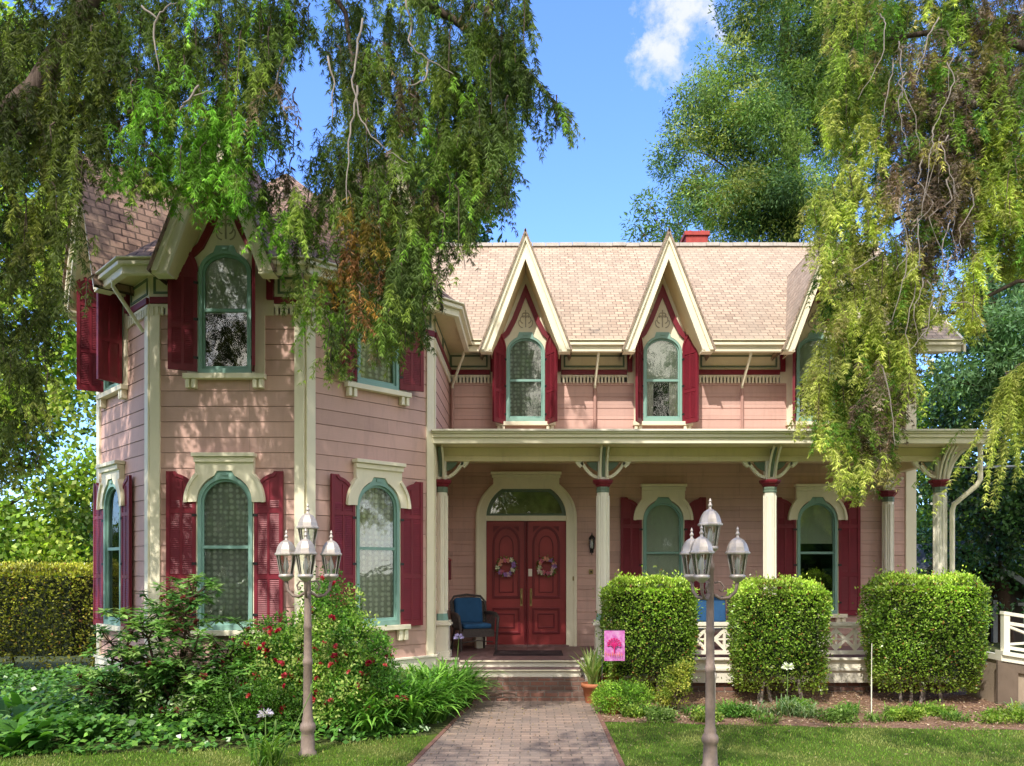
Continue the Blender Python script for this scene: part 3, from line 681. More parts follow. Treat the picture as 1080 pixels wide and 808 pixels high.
# columns
def column(X, Y, half=False, rear=False):
    o = MB(HM); c = (X, Y, 0); hs = 0
    o.lathe([(.100, 1.27), (.100, 3.25)], c, 8, False)
    for k in range(8):
        a = 2 * PI * k / 8; o.box(X + .1 * math.cos(a) - .01, X + .1 * math.cos(a) + .01, Y + .1 * math.sin(a) - .01, Y + .1 * math.sin(a) + .01, 1.32, 3.20)
    o.box(X - .085, X + .085, Y - .085, Y + .085, 3.455, 3.76)
    col = o.build('porch_column', M['white'], house, .004)
    q = MB(HM); q.lathe([(.105, 3.34), (.125, 3.36), (.135, 3.385), (.16, 3.40), (.175, 3.43), (.175, 3.454)], c, 8, False); q.build('capital', M['red'], col)
    q = MB(HM); q.lathe([(.108, 3.25), (.112, 3.26), (.106, 3.29), (.112, 3.31), (.108, 3.339)], c, 8, False); q.build('neck_ring', M['green'], col)
    q = MB(HM); q.lathe([(.118, 1.16), (.118, 1.19), (.106, 1.269)], c, 8, False); q.build('base_ring', M['teal'], col)
    q = MB(HM); q.box(X - .13, X + .13, Y - .13, Y + .13, .55, 1.08); q.box(X - .17, X + .17, Y - .17, Y + .17, 1.081, 1.12); q.box(X - .15, X + .15, Y - .15, Y + .15, 1.121, 1.159); q.box(X - .155, X + .155, Y - .155, Y + .155, .551, .66); q.build('pedestal', M['white'], col, .006)
    # front bracket and side brackets
    def arm(Mx, sgn, nm='bracket', big=1.0):
        Ml = HM @ T((X, Y, 0)) @ Mx
        q = MB(Ml); pts = []
        for i in range(9):
            t = i / 8; pts.append((.085 + t * .27 * big, 3.50 + (.25 * (t ** 1.8))))
        q.ribbon(pts, .05, -.035, .035); x1 = .085 + .27 * big
        q.prism([(x1 - .02, 3.77), (x1 - .03, 3.70), (x1 + .02, 3.66), (x1 + .07, 3.70), (x1 + .11, 3.77)], -.035, .035)
        b = q.build(nm, M['cream'], col, .003)
        q = MB(Ml); q.prism([(.09, 3.75), (.09, 3.60), (.16, 3.63), (.22, 3.68), (.27, 3.75)], -.012, .012); q.build('bracket_web', M['green'], b)
    if not rear:
        if X > -1: arm(Matrix.Diagonal((-1, 1, 1, 1)), -1)
        if X < 6.5: arm(Matrix(), 1)
        # forward curved brackets carrying the soffit
        for off in ((-.055, .055) if X < 6.5 else (-.06, 0, .06)):
            q = MB(HM @ T((X + off, Y, 0)) @ RZ(-90))
            q.ribbon([(.09, 3.42), (.13, 3.55), (.19, 3.70), (.30, 3.85), (.42, 3.955)], .035, -.014, .014); q.build('bracket', M['cream'], col)
        q = MB(HM @ T((X, Y, 0)) @ RZ(-90)); q.prism([(.087, 3.95), (.087, 3.5), (.14, 3.62), (.22, 3.78), (.34, 3.95)], -.022, .022); q.build('bracket_web', M['green'], col)
    if X > 6.5 and not rear:
        arm(RZ(90), 1)
        q = MB(HM @ T((X, Y, 0))); 
        for off in (-.05, .05): 
            q = MB(HM @ T((X, Y + off, 0))); q.ribbon([(.09, 3.42), (.13, 3.55), (.19, 3.72), (.30, 3.88), (.40, 3.955)], .035, -.014, .014); q.build('bracket', M['cream'], col)
    return col
CY = 13.07
for X in (-1.47, 1.18, 3.92, 6.71): column(X, CY)
column(6.66, 14.86, rear=True)
# beam, fascia, roof of the porch
mb = MB(HM); mb.box(PX0 + .02, 6.80, CY - .07, CY + .07, 3.76, 3.975); mb.box(PX0 + .02, 6.81, CY - .085, CY - .0705, 3.83, 3.845); mb.box(6.66, 6.80, CY + .071, 15, 3.76, 3.975); mb.build('porch_beam', M['cream_bounce'], house, .004)
mb = MB(HM); mb.box(PX0, 7.2, 12.56, 15, 3.98, 3.995); mb.build('porch_ceiling', M['cream_bounce'], house)
mb = MB(HM); mb.box(PX0 + .02, 7.22, 12.50, 12.56, 3.97, 4.06); mb.box(PX0 + .02, 7.26, 12.46, 12.56, 4.061, 4.12); mb.box(PX0 + .02, 7.29, 12.42, 12.56, 4.121, 4.15)
mb.box(7.201, 7.26, 12.561, 15.0, 3.985, 4.12); mb.build('porch_fascia', M['cream'], house, .006)
mb = MB(HM); mb.add([(PX0, 12.40, 4.155), (7.31, 12.40, 4.155), (7.31, 15, 4.52), (PX0, 15, 4.52)], [(0, 1, 2, 3)], uvs=[(0, 0), (8.8, 0), (8.8, 2.6), (0, 2.6)])
mb.add([(PX0, 12.40, 4.151), (7.31, 12.40, 4.151), (7.31, 12.40, 4.167), (PX0, 12.40, 4.167)], [(0, 1, 2, 3)]); mb.build('porch_roof', M['shingle'], house)
mb = MB(HM); mb.box(PX0 + .02, 7.30, 12.385, 12.42, 4.150, 4.178); mb.build('drip_edge', M['white'], house)
pipe([(7.12, 12.62, 4.0), (7.12, 12.62, 3.42), (7.09, 12.66, 3.33), (6.88, 12.95, 3.05), (6.86, 12.97, 2.95), (6.86, 12.97, .2)], M['cream'], .04)
pipe([(6.62, 14.2, 3.62), (6.60, 14.6, 3.5), (6.86, 14.74, 3.42)][:2], M['cream'], .03)
# railing
def rail(x0, x1, Y):
    q = MB(HM); q.box(x0, x1, Y - .06, Y + .06, 1.07, 1.125); q.box(x0, x1, Y - .04, Y + .04, 1.03, 1.069); q.box(x0, x1, Y - .04, Y + .04, .60, .66)
    n = max(1, round((x1 - x0) / .62)); wd = (x1 - x0) / n; zc = .845
    for i in range(n):
        a = x0 + i * wd; b = a + wd; m = (a + b) / 2
        if i: q.box(a - .022, a + .022, Y - .022, Y + .022, .661, 1.029)
        q.box(m - .018, m + .018, Y - .0195, Y + .0195, .661, 1.029)
        for (p, r_) in (((a, .69), (m, 1.0)), ((a, 1.0), (m, .69)), ((m, .69), (b, 1.0)), ((m, 1.0), (b, .69))): q.beam((p[0], Y, p[1]), (r_[0], Y, r_[1]), .026 if p[1] < .8 else .030, .05)
        q.box(a + .02, b - .02, Y - .0135, Y + .0135, zc - .015, zc + .015)
    q.build('porch_railing', M['white'], house)
for a, b in ((1.31, 3.79), (4.05, 6.58)): rail(a, b, CY)
# ---- front door
mb = MB(FF); uc = 1.47
fr_out = [(uc - .95, .55), (uc - .95, 2.95)]
for i in range(1, 15): a = PI - R(49.3) * i / 14; fr_out.append((uc + .95 * math.cos(a), 2.95 + .84 * math.sin(a)))
fr_out += [(uc - .62, 3.76), (uc + .62, 3.76)] ; rt = [(2 * uc - p[0], p[1]) for p in reversed(fr_out[:16])]; fr_out += rt
inn = [(uc + .75, .551), (uc + .75, 2.98)]
for i in range(1, 24):
    a = PI * i / 24; z = min(2.98 + .66 * math.sin(a), 3.50); inn.append((uc + .75 * math.cos(a), z))
inn += [(uc - .75, 2.98), (uc - .75, .551)]
mb.prism(fr_out + inn, -.10, .0)
mb.box(uc - .75, uc + .75, -.06, .06, 2.90, 3.0)
mb.box(uc - .66, uc + .66, -.17, .0, 3.762, 3.815); mb.box(uc - .64, uc + .64, -.13, -.1005, 3.70, 3.76)
mb.ribbon([(p[0] + .035, p[1]) for p in fr_out[:16]], .04, -.125, -.1005); mb.ribbon([(2 * uc - p[0] - .035, p[1]) for p in fr_out[:16]], .04, -.125, -.1005)
mb.build('door_casing', M['cream'], house, .006)
mb = MB(FF); tr = [(uc - .75, 3.0), (uc + .75, 3.0)] + [p for p in inn[2:-2]]
mb.prism(tr, -.03, .05, [[(uc - .68, 3.04), (uc + .68, 3.04)] + [(uc + (p[0] - uc) * .90, 3.0 + (p[1] - 3.0) * .90) for p in inn[3:-3]]]); tf = mb.build('transom_window', M['green'], house)
mb = MB(FF); mb.prism(tr, .0, .004); mb.build('pane', M['glass'], tf); mb = MB(FF); mb.prism(tr, .03, .034); mb.build('curtain', paint('olive_transom_reflection', (.42, .40, .16), .8, .45, 5, 0), tf)  # olive sheet paints in the golden-green reflection of the transom panes
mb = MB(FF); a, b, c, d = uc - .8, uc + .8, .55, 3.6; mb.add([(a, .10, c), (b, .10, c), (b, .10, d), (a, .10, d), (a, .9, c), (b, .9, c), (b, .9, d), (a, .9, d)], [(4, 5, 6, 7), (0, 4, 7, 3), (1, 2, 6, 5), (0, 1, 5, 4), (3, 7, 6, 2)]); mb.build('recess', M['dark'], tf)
for s in (-1, 1):
    c = uc + s * .375; mb = MB(FF); mb.box(c - .373, c + .373, .0, .05, .565, 2.899); d = mb.build('door', M['door'], house, .004)
    q = MB(FF)
    def archpath(hw, z0, zs_, zt_): return [(c - hw, z0), (c + hw, z0)] + [(c + hw * math.cos(PI * i / 14), zs_ + (zt_ - zs_) * math.sin(PI * i / 14)) for i in range(15)]
    q.ribbon(archpath(.24, 1.47, 2.45, 2.78), .045, -.028, -.0005, True); q.ribbon(archpath(.13, 1.56, 2.42, 2.62), .022, -.016, -.0005, True)
    q.ribbon([(c - .24, .80), (c + .24, .80), (c + .24, 1.25), (c - .24, 1.25)], .04, -.028, -.0005, True); q.ribbon([(c - .15, .90), (c + .15, .90), (c + .15, 1.15), (c - .15, 1.15)], .024, -.02, -.0005, True)
    for t_ in (-1, 1):
        q.prism([(c + t_ * .24, 2.80), (c + t_ * .24, 2.70), (c + t_ * .20, 2.74), (c + t_ * .13, 2.80)], -.012, -.0005)
    q.box(c + s * -.365, c + s * -.335, -.03, -.0005, .57, 2.89)
    q.build('door_moulding', M['doord'], d, .006)
    q = MB(FF); x = uc + s * .09; q.box(x - .022, x + .022, -.012, -.0005, 1.30, 1.60); q.tube([(x, -.02, 1.35), (x, -.06, 1.38), (x, -.06, 1.52), (x, -.02, 1.55)], .011, 8); q.lathe([(.022, 0), (.022, .03)], (x, -.03, 1.60), 12)
    q.build('door_handle', M['brass'], d)
mb = MB(FF); mb.box(uc + .04, uc + .115, -.012, -.0005, 1.86, 2.0); mb.build('door_notice', M['white'], house)
mb = MB(FF); mb.box(uc - .8, uc + .8, -.14, -.0, .551, .575); mb.build('threshold', M['floor'], house)
# ================================================================== GROUND
def sheet(name, poly, z, mat, kind='structure', uv=False, jag=0):
    mb = MB()
    mb.add([(x, y, z) for x, y in poly], [tuple(range(len(poly)))], uvs=[(x, y) for x, y in poly])
    o = mb.build(name, mat); tag(o, kind=kind); return o
def wavy(pts, step=.25, amp=.05):
    out = []; n = len(pts)
    for i in range(n):
        a = Vector(pts[i]); b = Vector(pts[(i + 1) % n]); k = max(1, int((b - a).length / step))
        for j in range(k): p = a.lerp(b, j / k); out.append((p.x + random.uniform(-amp, amp), p.y + random.uniform(-amp, amp)))
    return out
sheet('ground', [(-400, -300), (400, -300), (400, 700), (-400, 700)], -.012, M['soil'])
sheet('front_lawn', wavy([(.93, -6), (14, -6), (14, 10.05), (5.5, 10.0), (3, 10.25), (.93, 10.55)], .3, .05), -.004, M['lawn'])
sheet('lawn_left', wavy([(-14, -6), (-1.25, -6), (-1.2, 8.0), (-1.0, 9.9), (-2.2, 9.2), (-3.6, 8.9), (-5.6, 8.5), (-14, 8.4)], .3, .05), -.004, M['lawn'])
sheet('mulch_bed', wavy([(.95, 10.45), (3, 10.15), (5.5, 9.9), (12, 9.9), (12, 13.2), (.95, 13.2)], .2, .05), .0, M['mulch'])
sheet('planting_bed', wavy([(-12, 8.3), (-5.6, 8.4), (-3.6, 8.8), (-2.2, 9.1), (-1.0, 9.8), (-1.0, 13), (-12, 13)], .25, .05), .0, M['soil'])
path = [(-2.2, -6), (-1.22, 7.9), (-1.12, 9.0), (-.98, 10.5), (-.86, 11.6), (-.86, 12.25), (.92, 12.25), (.92, -6)]
sheet('brick_path', path, .008, M['paver'])
mb = MB(); P = path[5:] + path[:1]
for (a, b) in (((.925, 12.2), (.925, 4)), ((-1.0, 10.5), (-.87, 12.2)), ((-1.24, 7.9), (-1.0, 10.5)), ((-1.6, 4), (-1.24, 7.9))):
    a = Vector((*a, 0)); b = Vector((*b, 0)); L = (b - a).length; d = (b - a) / L; k = 0
    while k < L: p = a + d * k; q = a + d * min(L, k + .2); mb.beam((p.x, p.y, .0), (q.x, q.y, .0), .05, .03 + random.uniform(0, .01)); k += .21
tag(mb.build('path_edging', M['brick']), kind='structure')
# grass blades
def grass(name, n, region, dens=None, h=(.02, .05)):
    x0, x1, y0, y1 = region; p = np.stack([rng.uniform(x0, x1, n), y0 + (y1 - y0) * rng.random(n), np.zeros(n)], 1)
    if dens is not None: p = p[dens(p[:, 0], p[:, 1])]
    n = len(p); d = np.stack([rng.normal(size=n) * .45, rng.normal(size=n) * .45, np.ones(n)], 1)
    patch = .5 + .5 * np.sin(p[:, 0] * 1.7 + 1) * np.sin(p[:, 1] * 2.3); c = tints(n, [(.14, .27, .03), (.20, .33, .045), (.10, .19, .025), (.38, .36, .12)], [4, 4, 3, .8])
    c = c * (.8 + .4 * patch[:, None]); dry = np.clip(np.sin(p[:, 0] * 3.1 + 2 * np.sin(p[:, 1] * 2.2)) - .45, 0, 1)[:, None]; c = c * (1 - dry) + dry * np.array([.42, .38, .16]); l = rng.uniform(h[0], h[1], n)
    o = leaves(name, p, d, l, .006 + .004 * rng.random(n), c, M['leaf'], None); tag(o, 'short green grass blades of the front lawn', 'grass', kind='stuff'); return o
grass('grass', 42000, (.96, 9.5, 6.6, 10.5), lambda x, y: y < 10.35 - .09 * (x - 1) + .1 * np.sin(x * 5))['label'] = 'short sunlit grass right of the brick path'
grass('grass', 26000, (-6.5, -1.2, 6.6, 9.5), lambda x, y: (y < np.interp(x, [-6.5, -5.6, -3.6, -2.2, -1.0], [8.4, 8.5, 8.85, 9.15, 9.9]) + .06 * np.sin(x * 6)) & (x < -1.22))['label'] = 'short shaded grass left of the brick path'
# fallen leaves and mulch chips
n = 9000; p = np.stack([rng.uniform(.95, 9, n), rng.uniform(10.0, 13, n), .004 + .02 * rng.random(n)], 1); p = p[p[:, 1] > 10.35 - .09 * (p[:, 0] - 1)]
n = len(p); tag(leaves('mulch_chips', p, rng.normal(size=(n, 3)) * [1, 1, .25], .02 + .04 * rng.random(n), .012 + .015 * rng.random(n), tints(n, [(.52, .36, .26), (.34, .22, .15), (.66, .52, .40), (.20, .12, .08)]), M['leaf'], None, side=np.tile([0, 0, 1.], (n, 1)) + .3 * rng.normal(size=(n, 3))), 'loose reddish bark mulch under the clipped hedges', 'mulch', kind='stuff')
n = 900; p = np.stack([rng.uniform(-1.1, 6, n), rng.uniform(7.2, 12.2, n), np.full(n, .022)], 1)
tag(leaves('fallen_leaves', p, rng.normal(size=(n, 3)) * [1, 1, .2], .02 + .03 * rng.random(n), .012 + .01 * rng.random(n), tints(n, [(.30, .22, .12), (.22, .14, .07), (.40, .33, .2)]), M['leaf'], None, side=np.tile([0, 0, 1.], (n, 1)) + .3 * rng.normal(size=(n, 3))), 'dry leaves scattered on the path and lawn', 'fallen leaves', kind='stuff')
# ================================================================== LAMP POSTS
def lamp(x, y, rot, label):
    o = thing('lamp_post', label, 'lamp post', (x, y, 0), rot, 'four-headed lamp posts beside the path')
    mb = MB(); mb.lathe([(.125, -.02), (.125, .02), (.10, .04), (.092, .20), (.088, .24), (.108, .26), (.112, .30), (.10, .33), (.078, .35), (.082, .38), (.066, .42), (.061, .96), (.070, .97), (.072, 1.0), (.066, 1.02), (.057, 1.04), (.053, 1.35), (.060, 1.36), (.060, 1.39), (.052, 1.41), (.044, 1.98), (.056, 1.99), (.06, 2.04), (.045, 2.06), (.035, 2.09), (.03, 2.2)], n=20)
    mb.v = [(x * .76, y * .76, z) for x, y, z in mb.v]; mb.build('post', M['post'], o)
    def head(cx, cy, z0):
        h = MB(); c = (cx, cy, z0); h.lathe([(.02, -.05), (.05, -.03), (.075, -.005), (.08, .0), (.08, .02), (.066, .03)], c, 18)
        for k in range(8):
            a = 2 * PI * k / 8; h.tube([(cx + r_ * math.cos(a), cy + r_ * math.sin(a), z0 + z) for r_, z in ((.066, .02), (.078, .09), (.093, .17), (.102, .235))], .0045, 5)
        hd = h.build('lantern_frame', M['metal'], o)
        q = MB(); q.lathe([(.064, .025), (.075, .09), (.09, .17), (.099, .235)], c, 24); q.build('lantern_glass', M['lglass'], hd)
        q = MB(); q.lathe([(.12, .232), (.125, .24), (.125, .252), (.112, .262), (.104, .30), (.088, .34), (.062, .375), (.03, .395), (.018, .40), (.012, .42), (.02, .43), (.022, .44), (.012, .455), (.009, .47), (.015, .48), (.003, .51)], c, 8, False); q.build('lantern_cap', M['metal'], hd)
        q = MB(); q.lathe([(.014, .02), (.014, .07), (.026, .085), (.028, .12), (.018, .17), (.004, .21)], c, 12); q.build('bulb', M['bulb'], hd)
    head(0, 0, 2.20)
    for k in range(3):
        a = R(120 * k); r_ = .275; cx, cy = r_ * math.cos(a), r_ * math.sin(a); head(cx, cy, 1.915)
        q = MB(); q.tube([(.04 * math.cos(a), .04 * math.sin(a), 1.74), (.11 * math.cos(a), .11 * math.sin(a), 1.70), (.19 * math.cos(a), .19 * math.sin(a), 1.71), (.255 * math.cos(a), .255 * math.sin(a), 1.77), (cx, cy, 1.87)], [.016, .018, .016, .016, .02], 8)
        q.tube([(.045 * math.cos(a), .045 * math.sin(a), 1.86), (.10 * math.cos(a), .10 * math.sin(a), 1.87), (.14 * math.cos(a), .14 * math.sin(a), 1.82), (.12 * math.cos(a), .12 * math.sin(a), 1.77), (.09 * math.cos(a), .09 * math.sin(a), 1.79)], .010, 7)
        q.build('lamp_arm', M['post'], o)
    return o
lamp(-2.41, 8.6, 281, 'taupe lamp post with four glass lanterns in front of the red rose bush'); lamp(1.80, 8.0, 0, 'taupe lamp post with four glass lanterns in front of the clipped hedges')
# ================================================================== PORCH THINGS
def wreath(x, z, label):
    o = thing('door_wreath', label, 'wreath', (x, 14.955, z), 0, 'flower wreaths on the front door')
    mb = MB(); mb.tube([(.14 * math.cos(a), 0, .14 * math.sin(a)) for a in np.linspace(0, 2 * PI, 25)], .018, 6); mb.build('ring', M['bark'], o)
    n = 260; a = rng.random(n) * 2 * PI; q = np.stack([.145 * np.cos(a), -.01 - .03 * rng.random(n), .145 * np.sin(a)], 1) + .02 * rng.normal(size=(n, 3)) * [1, .3, 1]
    leaves('foliage', q, np.stack([np.cos(a), -.6 * np.ones(n), np.sin(a)], 1) + rng.normal(size=(n, 3)) * .8, .05, .02, tints(n, [(.12, .27, .06), (.22, .36, .1)]), M['leaf'], o)
    n = 14; P = []; D = []; C = []
    for k in range(n):
        a = 2 * PI * k / n + random.uniform(-.2, .2); r_ = random.uniform(.12, .165); c = np.array([r_ * math.cos(a), -.055, r_ * math.sin(a)]); col = random.choice([(.80, .30, .50), (.88, .66, .80), (.85, .5, .45), (.50, .30, .75), (.88, .85, .82)])
        for j in range(14): P.append(c); D.append(sph(1)[0] * [1, .5, 1] + [0, -.5, 0]); C.append(col)
    leaves('flowers', np.array(P), np.array(D), .058, .045, np.array(C) * (.8 + .4 * rng.random((len(C), 1))), M['petal'], o)
wreath(-.465, 2.04, 'pink and lilac flower wreath hanging on the left leaf of the front door'); wreath(.285, 2.04, 'pink and lilac flower wreath hanging on the right leaf of the front door')
# wicker armchair
o = thing('wicker_armchair', 'dark wicker armchair with blue cushions left of the front door', 'chair', (-1.02, 14.15, .55), 22)
mb = MB(); mb.box(-.27, .27, -.27, .25, .36, .40); mb.prism([(-.29, .26), (.29, .26), (.29, .37), (-.29, .37)], -.285, -.27)
pts = [(-.31, .23, .40), (-.33, .33, .85), (-.25, .37, .95), (0, .40, .98), (.25, .37, .95), (.33, .33, .85), (.31, .23, .40)]
mb.tube(pts, .022, 8)
n = 12; vs = []
for i in range(n + 1):
    for j in range(7):
        u = -1 + 2 * i / n; v = j / 6; h = .40 + v * (.55 - .10 * u * u * v); vs.append((u * (.29 + .03 * v), .24 + .13 * v + .03 * (1 - u * u), h))
mb.add(vs, [(i * 7 + j, (i + 1) * 7 + j, (i + 1) * 7 + j + 1, i * 7 + j + 1) for i in range(n) for j in range(6)], True)
mb.build('wicker_frame', M['wicker'], o)
for s in (-1, 1):
    q = MB(); q.tube([(s * .31, .30, .66), (s * .35, .10, .66), (s * .36, -.15, .65), (s * .36, -.28, .60), (s * .34, -.31, .45), (s * .32, -.29, .02)], [.03, .035, .035, .03, .026, .022], 8)
    for y in np.linspace(-.24, .24, 11): q.tube([(s * .33, y, .64), (s * .29, y, .38)], .008, 5)
    q.build('armrest', M['wicker'], o)
    q = MB(); q.tube([(s * .28, .22, .40), (s * .31, .33, .0)], [.024, .018], 8); q.build('leg', M['wicker'], o)
    q = MB(); q.tube([(s * .29, -.22, .16), (0, -.25, .20), ], .01, 6); q.build('stretcher', M['wicker'], o)
q = MB(); q.box(-.255, .255, -.26, .20, .401, .49); b = q.build('seat_cushion', M['blue'], o, .035)
q = MB(HM @ Matrix()); q = MB(Matrix.Rotation(R(-12), 4, 'X')); q.box(-.26, .26, .10, .20, .50, .98); q.build('back_cushion', M['blue'], o, .045)
# blue cushioned bench behind the railing
o = thing('porch_bench', 'blue cushioned wicker bench behind the railing between the first two hedges', 'bench', (2.98, 14.35, .55), 0)
mb = MB(); mb.box(-.62, .62, -.28, .28, .34, .38); mb.tube([(-.64, .26, .35), (-.66, .36, .92), (0, .38, .96), (.66, .36, .92), (.64, .26, .35)], .022, 8); mb.build('wicker_frame', M['wicker'], o)
for s in (-1, 1):
    q = MB(); q.tube([(s * .66, .30, .64), (s * .68, -.1, .64), (s * .67, -.27, .58), (s * .64, -.28, 0)], .026, 8); q.build('armrest', M['wicker'], o)
    q = MB(); q.tube([(s * .6, .25, .36), (s * .63, .33, 0)], .022, 8); q.build('leg', M['wicker'], o)
q = MB(); q.box(-.60, .60, -.27, .20, .381, .48); q.build('seat_cushion', M['blue'], o, .04)
for s in (-1, 1): q = MB(Matrix.Rotation(R(-10), 4, 'X')); q.box(s * .02, s * .60, .13, .25, .49, .99); q.build('back_cushion', M['blue'], o, .045)
# white planter tub
o = thing('white_tub', 'small white square tub standing behind the wicker armchair', 'tub', (-.95, 14.62, .55))
mb = MB(RZ(20)); mb.lathe([(.10, 0), (.13, .24), (.145, .24), (.145, .27), (.12, .27), (.11, .2)], (0, 0, 0), 4, False); mb.build('tub', M['white'], o)
o = thing('doormat', 'dark doormat lying on the porch floor before the double door', 'doormat', (-.08, 13.65, .55))
mb = MB(); mb.box(-.55, .62, -.36, .36, .001, .018); mb.build('mat', M['mat'], o, .004); mb = MB(); mb.ribbon([(-.5, 0), (.57, 0)], .0, 0, 0) if 0 else mb.box(-.50, .57, -.31, .31, .0185, .023); mb.build('mat_pile', paint('mat_pile', (.05, .03, .035), .95, .3, 30, .9), o)
# wall lantern, mail box, plaque, switch
o = thing('wall_lantern', 'small black wall lantern between the front door and the column', 'wall lamp', (1.14, 14.976, 2.32))
mb = MB(); mb.box(-.035, .035, -.015, 0, -.02, .16); mb.tube([(0, -.01, .0), (0, -.06, -.05), (0, -.09, 0), (0, -.09, .04)], .008, 7); mb.lathe([(.03, .04), (.045, .05), (.045, .06)], (0, -.09, 0), 10)
for k in range(6): a = 2 * PI * k / 6; mb.tube([(.042 * math.cos(a), -.09 + .042 * math.sin(a), .06), (.055 * math.cos(a), -.09 + .055 * math.sin(a), .24)], .004, 5)
mb.lathe([(.065, .24), (.06, .26), (.035, .30), (.012, .31), (.012, .33), (.002, .36)], (0, -.09, 0), 8); mb.build('lantern_frame', M['black'], o)
mb = MB(); mb.lathe([(.012, .06), (.02, .09), (.022, .15), (.008, .20)], (0, -.09, 0), 10); mb.build('bulb', M['bulb'], o)
mb = MB(); mb.lathe([(.038, .062), (.050, .238)], (0, -.09, 0), 12); mb.build('lantern_glass', M['lglass'], o)
o = thing('mailbox', 'narrow dark red letter box on the wall at the left end of the porch', 'mailbox', (-1.535, 14.45, 1.80), 90)
mb = MB(); mb.box(-.10, .10, -.08, 0, 0, .36); mb.build('box', M['red'], o, .008); mb = MB(); mb.add([(-.11, -.095, .34), (.11, -.095, .34), (.11, 0, .42), (-.11, 0, .42), (-.11, -.095, .36), (.11, -.095, .36), (.11, 0, .44), (-.11, 0, .44)], [(3, 2, 1, 0), (4, 5, 6, 7), (0, 1, 5, 4), (0, 4, 7, 3), (1, 2, 6, 5)]); mb.build('lid', M['door'], o)
o = thing('wall_plaque', 'small brass plaque below the wall lantern by the door', 'plaque', (1.13, 14.976, 1.90)); mb = MB(); mb.box(-.04, .04, -.012, 0, 0, .09); mb.build('plate', M['brass'], o, .002); mb = MB(); mb.lathe([(.018, 0), (.018, .02)], (0, 0, 0), 10); o2 = mb.build('button', M['black'], o, M=None); o2.rotation_euler = (R(90), 0, 0); o2.location = (0, -.011, .045)
o = thing('doorbell', 'tiny brass doorbell on the right door casing', 'doorbell', (.795, 14.90, 1.78)); mb = MB(); mb.box(-.016, .016, -.012, 0, 0, .08); mb.build('plate', M['brass'], o, .002)
# ================================================================== RAMP, NEIGHBOUR, WIRE
o = thing('access_ramp', 'tan stucco ramp with white crossed railing at the right end of the porch', 'ramp', (6.9, 12.2, 0))
def dz(x): return .80 - .16 * x
mb = MB(); mb.prism([(0.02, -.05), (5, -.05), (5, dz(5) - .15), (.02, dz(0) - .15)], -.45, .45); mb.build('ramp_wall', M['stucco'], o)
mb = MB(); mb.prism([(0, dz(0) - .149), (5, dz(5) - .149), (5, dz(5) - .06), (0, dz(0) - .06)], -.52, .52); mb.prism([(0, dz(0) - .059), (5, dz(5) - .059), (5, dz(5)), (0, dz(0))], -.56, -.36); mb.build('ramp_cap', M['white'], o, .006)
mb = MB(); mb.box(-.04, .26, -.50, -.452, -.05, dz(0) - .15); mb.prism([(.26, dz(0) - .33), (5, dz(5) - .33), (5, dz(5) - .151), (.26, dz(0) - .151)], -.50, -.452); mb.build('ramp_trim', M['wood'], o)
mb = MB()
for k in range(4):
    x = .1 + k * 1.25; mb.box(x - .045, x + .045, -.49, -.40, dz(x) - .01, dz(x) + .56)
    if k < 3:
        x1 = x + 1.25; xm = (x + x1) / 2
        for a, b in ((x, x1), ):
            mb.beam((a, -.445, dz(a) + .10), (b, -.445, dz(b) + .38), .07, .03); mb.beam((a, -.447, dz(a) + .38), (b, -.447, dz(b) + .10), .075, .034)
        mb.beam((x, -.445, dz(x) + .42), (x1, -.445, dz(x1) + .42), .06, .05); mb.beam((x, -.445, dz(x) + .06), (x1, -.445, dz(x1) + .06), .08, .05)
mb.beam((.05, -.445, dz(.05) + .56), (3.95, -.445, dz(3.95) + .56), .11, .05)
mb.build('ramp_railing', M['white'], o, .003)
o = thing('neighbour_shed', 'low dark building with grey gabled roof beyond the right end of the porch', 'shed', (11.6, 22, 0))
mb = MB(); mb.prism([(-1.6, 0), (2.0, 0), (2.0, 1.35), (.1, 2.55), (-1.6, 1.45)], 0, 4); mb.build('wall', M['greyw'], o)
mb = MB(); mb.prism([(-2.0, 1.2), (.1, 2.62), (2.45, 1.14), (2.45, 1.26), (.1, 2.75), (-2.0, 1.32)], -.5, 4.3); mb.build('roof', M['greyroof'], o)
mb = MB(); mb.prism([(-2.02, 1.12), (.1, 2.56), (2.48, 1.06), (2.48, 1.24), (.1, 2.73), (-2.02, 1.30)], -.56, -.501); mb.build('barge_board', M['greytrim'], o)
mb = MB()
for x in (-1.0, 1.0, 2.35): mb.box(x - .06, x + .06, -.4, -.28, 0, 1.15)
mb.box(1.6, 3.1, -.42, -.26, 1.0, 1.08); mb.build('post', M['greytrim'], o)
mb = MB(); mb.tube([(7.3, 15.2, 3.95), (9.0, 15.6, 3.98), (10.5, 16, 4.10), (14, 17, 4.6), (24, 20, 6.5)], .012, 6); mb.tube([(8.6, 15.5, 3.97), (9.6, 15.8, 4.03)], .03, 6)
tag(mb.build('service_wire', M['greytrim']), 'pale overhead wire running from the porch roof into the trees at right', 'wire')
